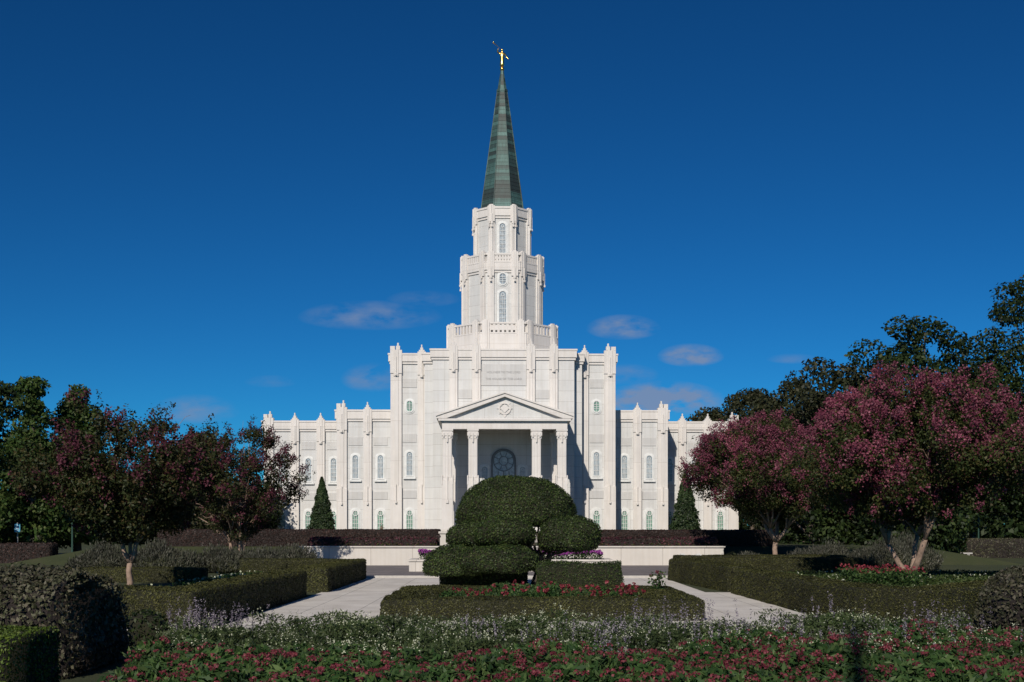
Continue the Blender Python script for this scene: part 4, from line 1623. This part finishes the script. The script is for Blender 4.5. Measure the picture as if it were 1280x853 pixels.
FH = 'dark clipped hedges far out on the lawn'
hedge('clipped_hedge', [(-42, 84.6), (-30.6, 84.6)], 1.7, 1.28, 'long dark hedge in front of the blue parking sign', M['lf_barberry'], 121, dens=260, L=.13, W=.09, rnd=.3, group=FH)
hedge('clipped_hedge', [(34.8, 98), (46, 98)], 2.0, 1.45, 'long dull hedge behind the near pink tree at the far right', M['lf_purple'], 122, dens=260, L=.14, W=.09, rnd=.35, group=FH)
for x, Y, lab in ((-30.0, 86.4, 'pale stone bench at the end of the far left hedge'), (33.6, 95.0, 'pale stone bench beside the far right hedge')):
    b = empty('stone_bench', (x, Y, 0))
    tag(b, lab, 'bench', 'stone benches on the lawn')
    MB().box(-.85, .85, -.25, .25, .36, .46).build('seat', M['concrete'], b, bevel=.02)
    for s in (-.55, .55):
        MB().box(s - .1, s + .1, -.2, .2, 0, .358).build('leg', M['concrete'], b, bevel=.01)
po = MB().tube([(0, 0, 0), (0, 0, 3.4)], [.07, .05], 10).lathe([(.16, 0), (.16, .05), (.09, .25), (.05, .3)], 0, 0, 12).build('lamp_post', M['post_green'], loc=(-30.4, 87.6, 0))
tag(po, 'slim dark green post beside the far left hedge end', 'post')
po = MB().tube([(0, 0, 0), (0, 0, 3.6)], [.07, .05], 10).lathe([(.16, 0), (.16, .05), (.09, .25), (.05, .3)], 0, 0, 12).build('lamp_post', M['post_green'], loc=(37.0, 100.5, 0))
tag(po, 'slim dark green post behind the far right hedge', 'post')
for i, (x, lab) in enumerate(((-38.2, 'pale grey mounded shrub left of the parking sign'), (-35.4, 'pale grey mounded shrub right of the parking sign'))):
    mound('pale_shrub', (x, 96 - i, .8), (.95, .9, .85), M['lf_sage'], lab, 130 + i, 240, .14, .1, 2.4, group='pale shrubs by the parking sign')
for i, (x, Y, lab) in enumerate(((8.75, 65.2, 'small white garden light above the right hedge, the left of the pair'), (9.55, 65.0, 'small white garden light above the right hedge, the right of the pair'))):
    e = empty('garden_light', (x, Y, .9))
    tag(e, lab, 'light', 'white garden lights')
    MB().tube([(0, 0, -.9), (0, 0, .04)], [.02, .02], 6).build('stake', M['white_metal'], e)
    MB().box(-.16, .16, -.1, .1, .04, .10).prism([(-.12, .103), (.12, .103), (.09, .15), (-.09, .15)], 'y', -.08, .08).build('lamp_head', M['white_metal'], e, bevel=.01)

fp = empty('flagpole', (-1.33, -6.0, 0))
tag(fp, 'tall flagpole behind the viewer whose shadow crosses the front flower bed', 'flagpole')
MB().tube([(0, 0, 0), (0, 0, 10), (0, 0, 20.6)], [.15, .13, .10], 12).build('pole', M['white_metal'], fp)
MB().lathe([(.3, 0), (.3, .08), (.2, .16), (.16, .4)], 0, 0, 16).build('base', M['concrete'], fp)
MB().lathe([(.02, 20.6), (.14, 20.7), (.16, 20.8), (.10, 20.92), (.02, 20.97)], 0, 0, 12).build('ball', M['gold'], fp)

# ------------------------------------------------------------------ background trees
RT = 'tall dark trees on the right'
bt = [
    # x, Y, height, rx, label
    (43.5, 104, 20.4, 6.6, 'tallest dark tree cut by the right edge of the view', 'lf_oak', 'round', .25),
    (31.2, 98, 16.6, 5.6, 'broad dark tree between the tallest right tree and the pink crown', 'lf_oak', 'round', .16),
    (37.5, 103, 14.0, 5.2, 'dark tree with low branches directly behind the near pink tree', 'lf_oak', 'round', .26),
    (26.0, 104, 14.5, 5.2, 'dull green pine above the left part of the near pink crown', 'lf_pine', 'pine', .22),
    (45.5, 106, 13.0, 5.0, 'green tree low at the right edge below the tallest tree', 'lf_cypress', 'round', .30),
    (24.5, 112, 13.6, 4.2, 'dull rounded pine left of the near pink crown top', 'lf_pine', 'pine', .25),
    (25.8, 136, 15.4, 3.6, 'distant pine showing just right of the temple right wing', 'lf_pine', 'pine', .4),
    (22.0, 139, 13.9, 2.6, 'small distant pine peeking over the temple right wing roof', 'lf_pine', 'pine', .4),
    (29.5, 122, 13.6, 4.2, 'distant rounded pine between the two pink crowns', 'lf_pine', 'pine', .3),
    (28.0, 90, 8.6, 4.2, 'low dark tree in the gap between the two pink trees', 'lf_oak', 'round', .1),
    (22.5, 96, 6.8, 3.4, 'bushy low tree right of the temple behind the farther pink tree', 'lf_oak', 'round', .05),
]
for i, (x, Y, h, r, lab, lm, shp, zl) in enumerate(bt):
    h *= 1.13
    clump_tree('pine_tree' if lm == 'lf_pine' else 'shade_tree', (x, Y, 0), h, r, r, lab, RT, M[lm], M['bark'], 200 + i, zl,
               n_clump=int(60 * (h / 14)), n_leaf=420, L=.34, W=.20, clump_r=1.15 + r * .12, trunk_r=.32, shape=shp)
LT = 'green trees on the left'
bl_ = [
    (-41.5, 100, 13.5, 4.0, 'dark spiky tree at the left edge of the view', 'lf_oak', 'round', .1),
    (-36.2, 96, 13.6, 2.2, 'tall narrow conifer, the leftmost of the two pointed crowns', 'lf_cypress', 'column', .14),
    (-34.3, 100, 13.5, 2.3, 'tall narrow conifer just left of the near left crape myrtle', 'lf_cypress', 'column', .16),
    (-40.0, 92, 9.6, 3.6, 'green bushy tree low at the left edge behind the parking sign', 'lf_cypress', 'round', .06),
    (-30.5, 108, 9.0, 3.6, 'low green tree behind the near left crape myrtle', 'lf_oak', 'round', .08),
    (-26.5, 106, 9.4, 3.4, 'olive green tree showing over the right shoulder of the near left crape myrtle', 'lf_pine', 'round', .12),
    (-24.6, 118, 7.0, 3.0, 'low distant tree between the left crape myrtles', 'lf_oak', 'round', .05),
]
for i, (x, Y, h, r, lab, lm, shp, zl) in enumerate(bl_):
    h *= 1.08 if shp == 'round' else 1.02
    clump_tree('conifer_tree' if shp == 'column' else 'shade_tree', (x, Y, 0), h, r, r, lab, LT, M[lm], M['bark'], 300 + i, zl,
               n_clump=int(56 * (h / 12)), n_leaf=400, L=.32, W=.19, clump_r=1.0 + r * .12, trunk_r=.28, shape=shp)




def far_woods(seed):
    rng = np.random.default_rng(seed)
    P = []
    for s in (-1, 1):
        for k in range(150):
            x = s * rng.uniform(26, 190)
            Y = rng.uniform(170, 230)
            c = np.array([x, Y, 0])
            hh, rr = rng.uniform(6, 11), rng.uniform(3, 5)
            n_ = 330
            d = unit(rng.normal(size=(n_, 3))) * rng.uniform(.5, 1.05, (n_, 1)) ** .5
            P.append(c + np.array([0, 0, hh * .5]) + d * np.array([rr, rr, hh * .52]))
    P = np.concatenate(P)
    lv, lf = leaves(rng, P, 1.0, .65)
    tag(npmesh('far_woods', [(lv, lf, M['lf_oak'])]), 'far band of dark woods along the horizon', 'woods', kind='stuff')


far_woods(400)
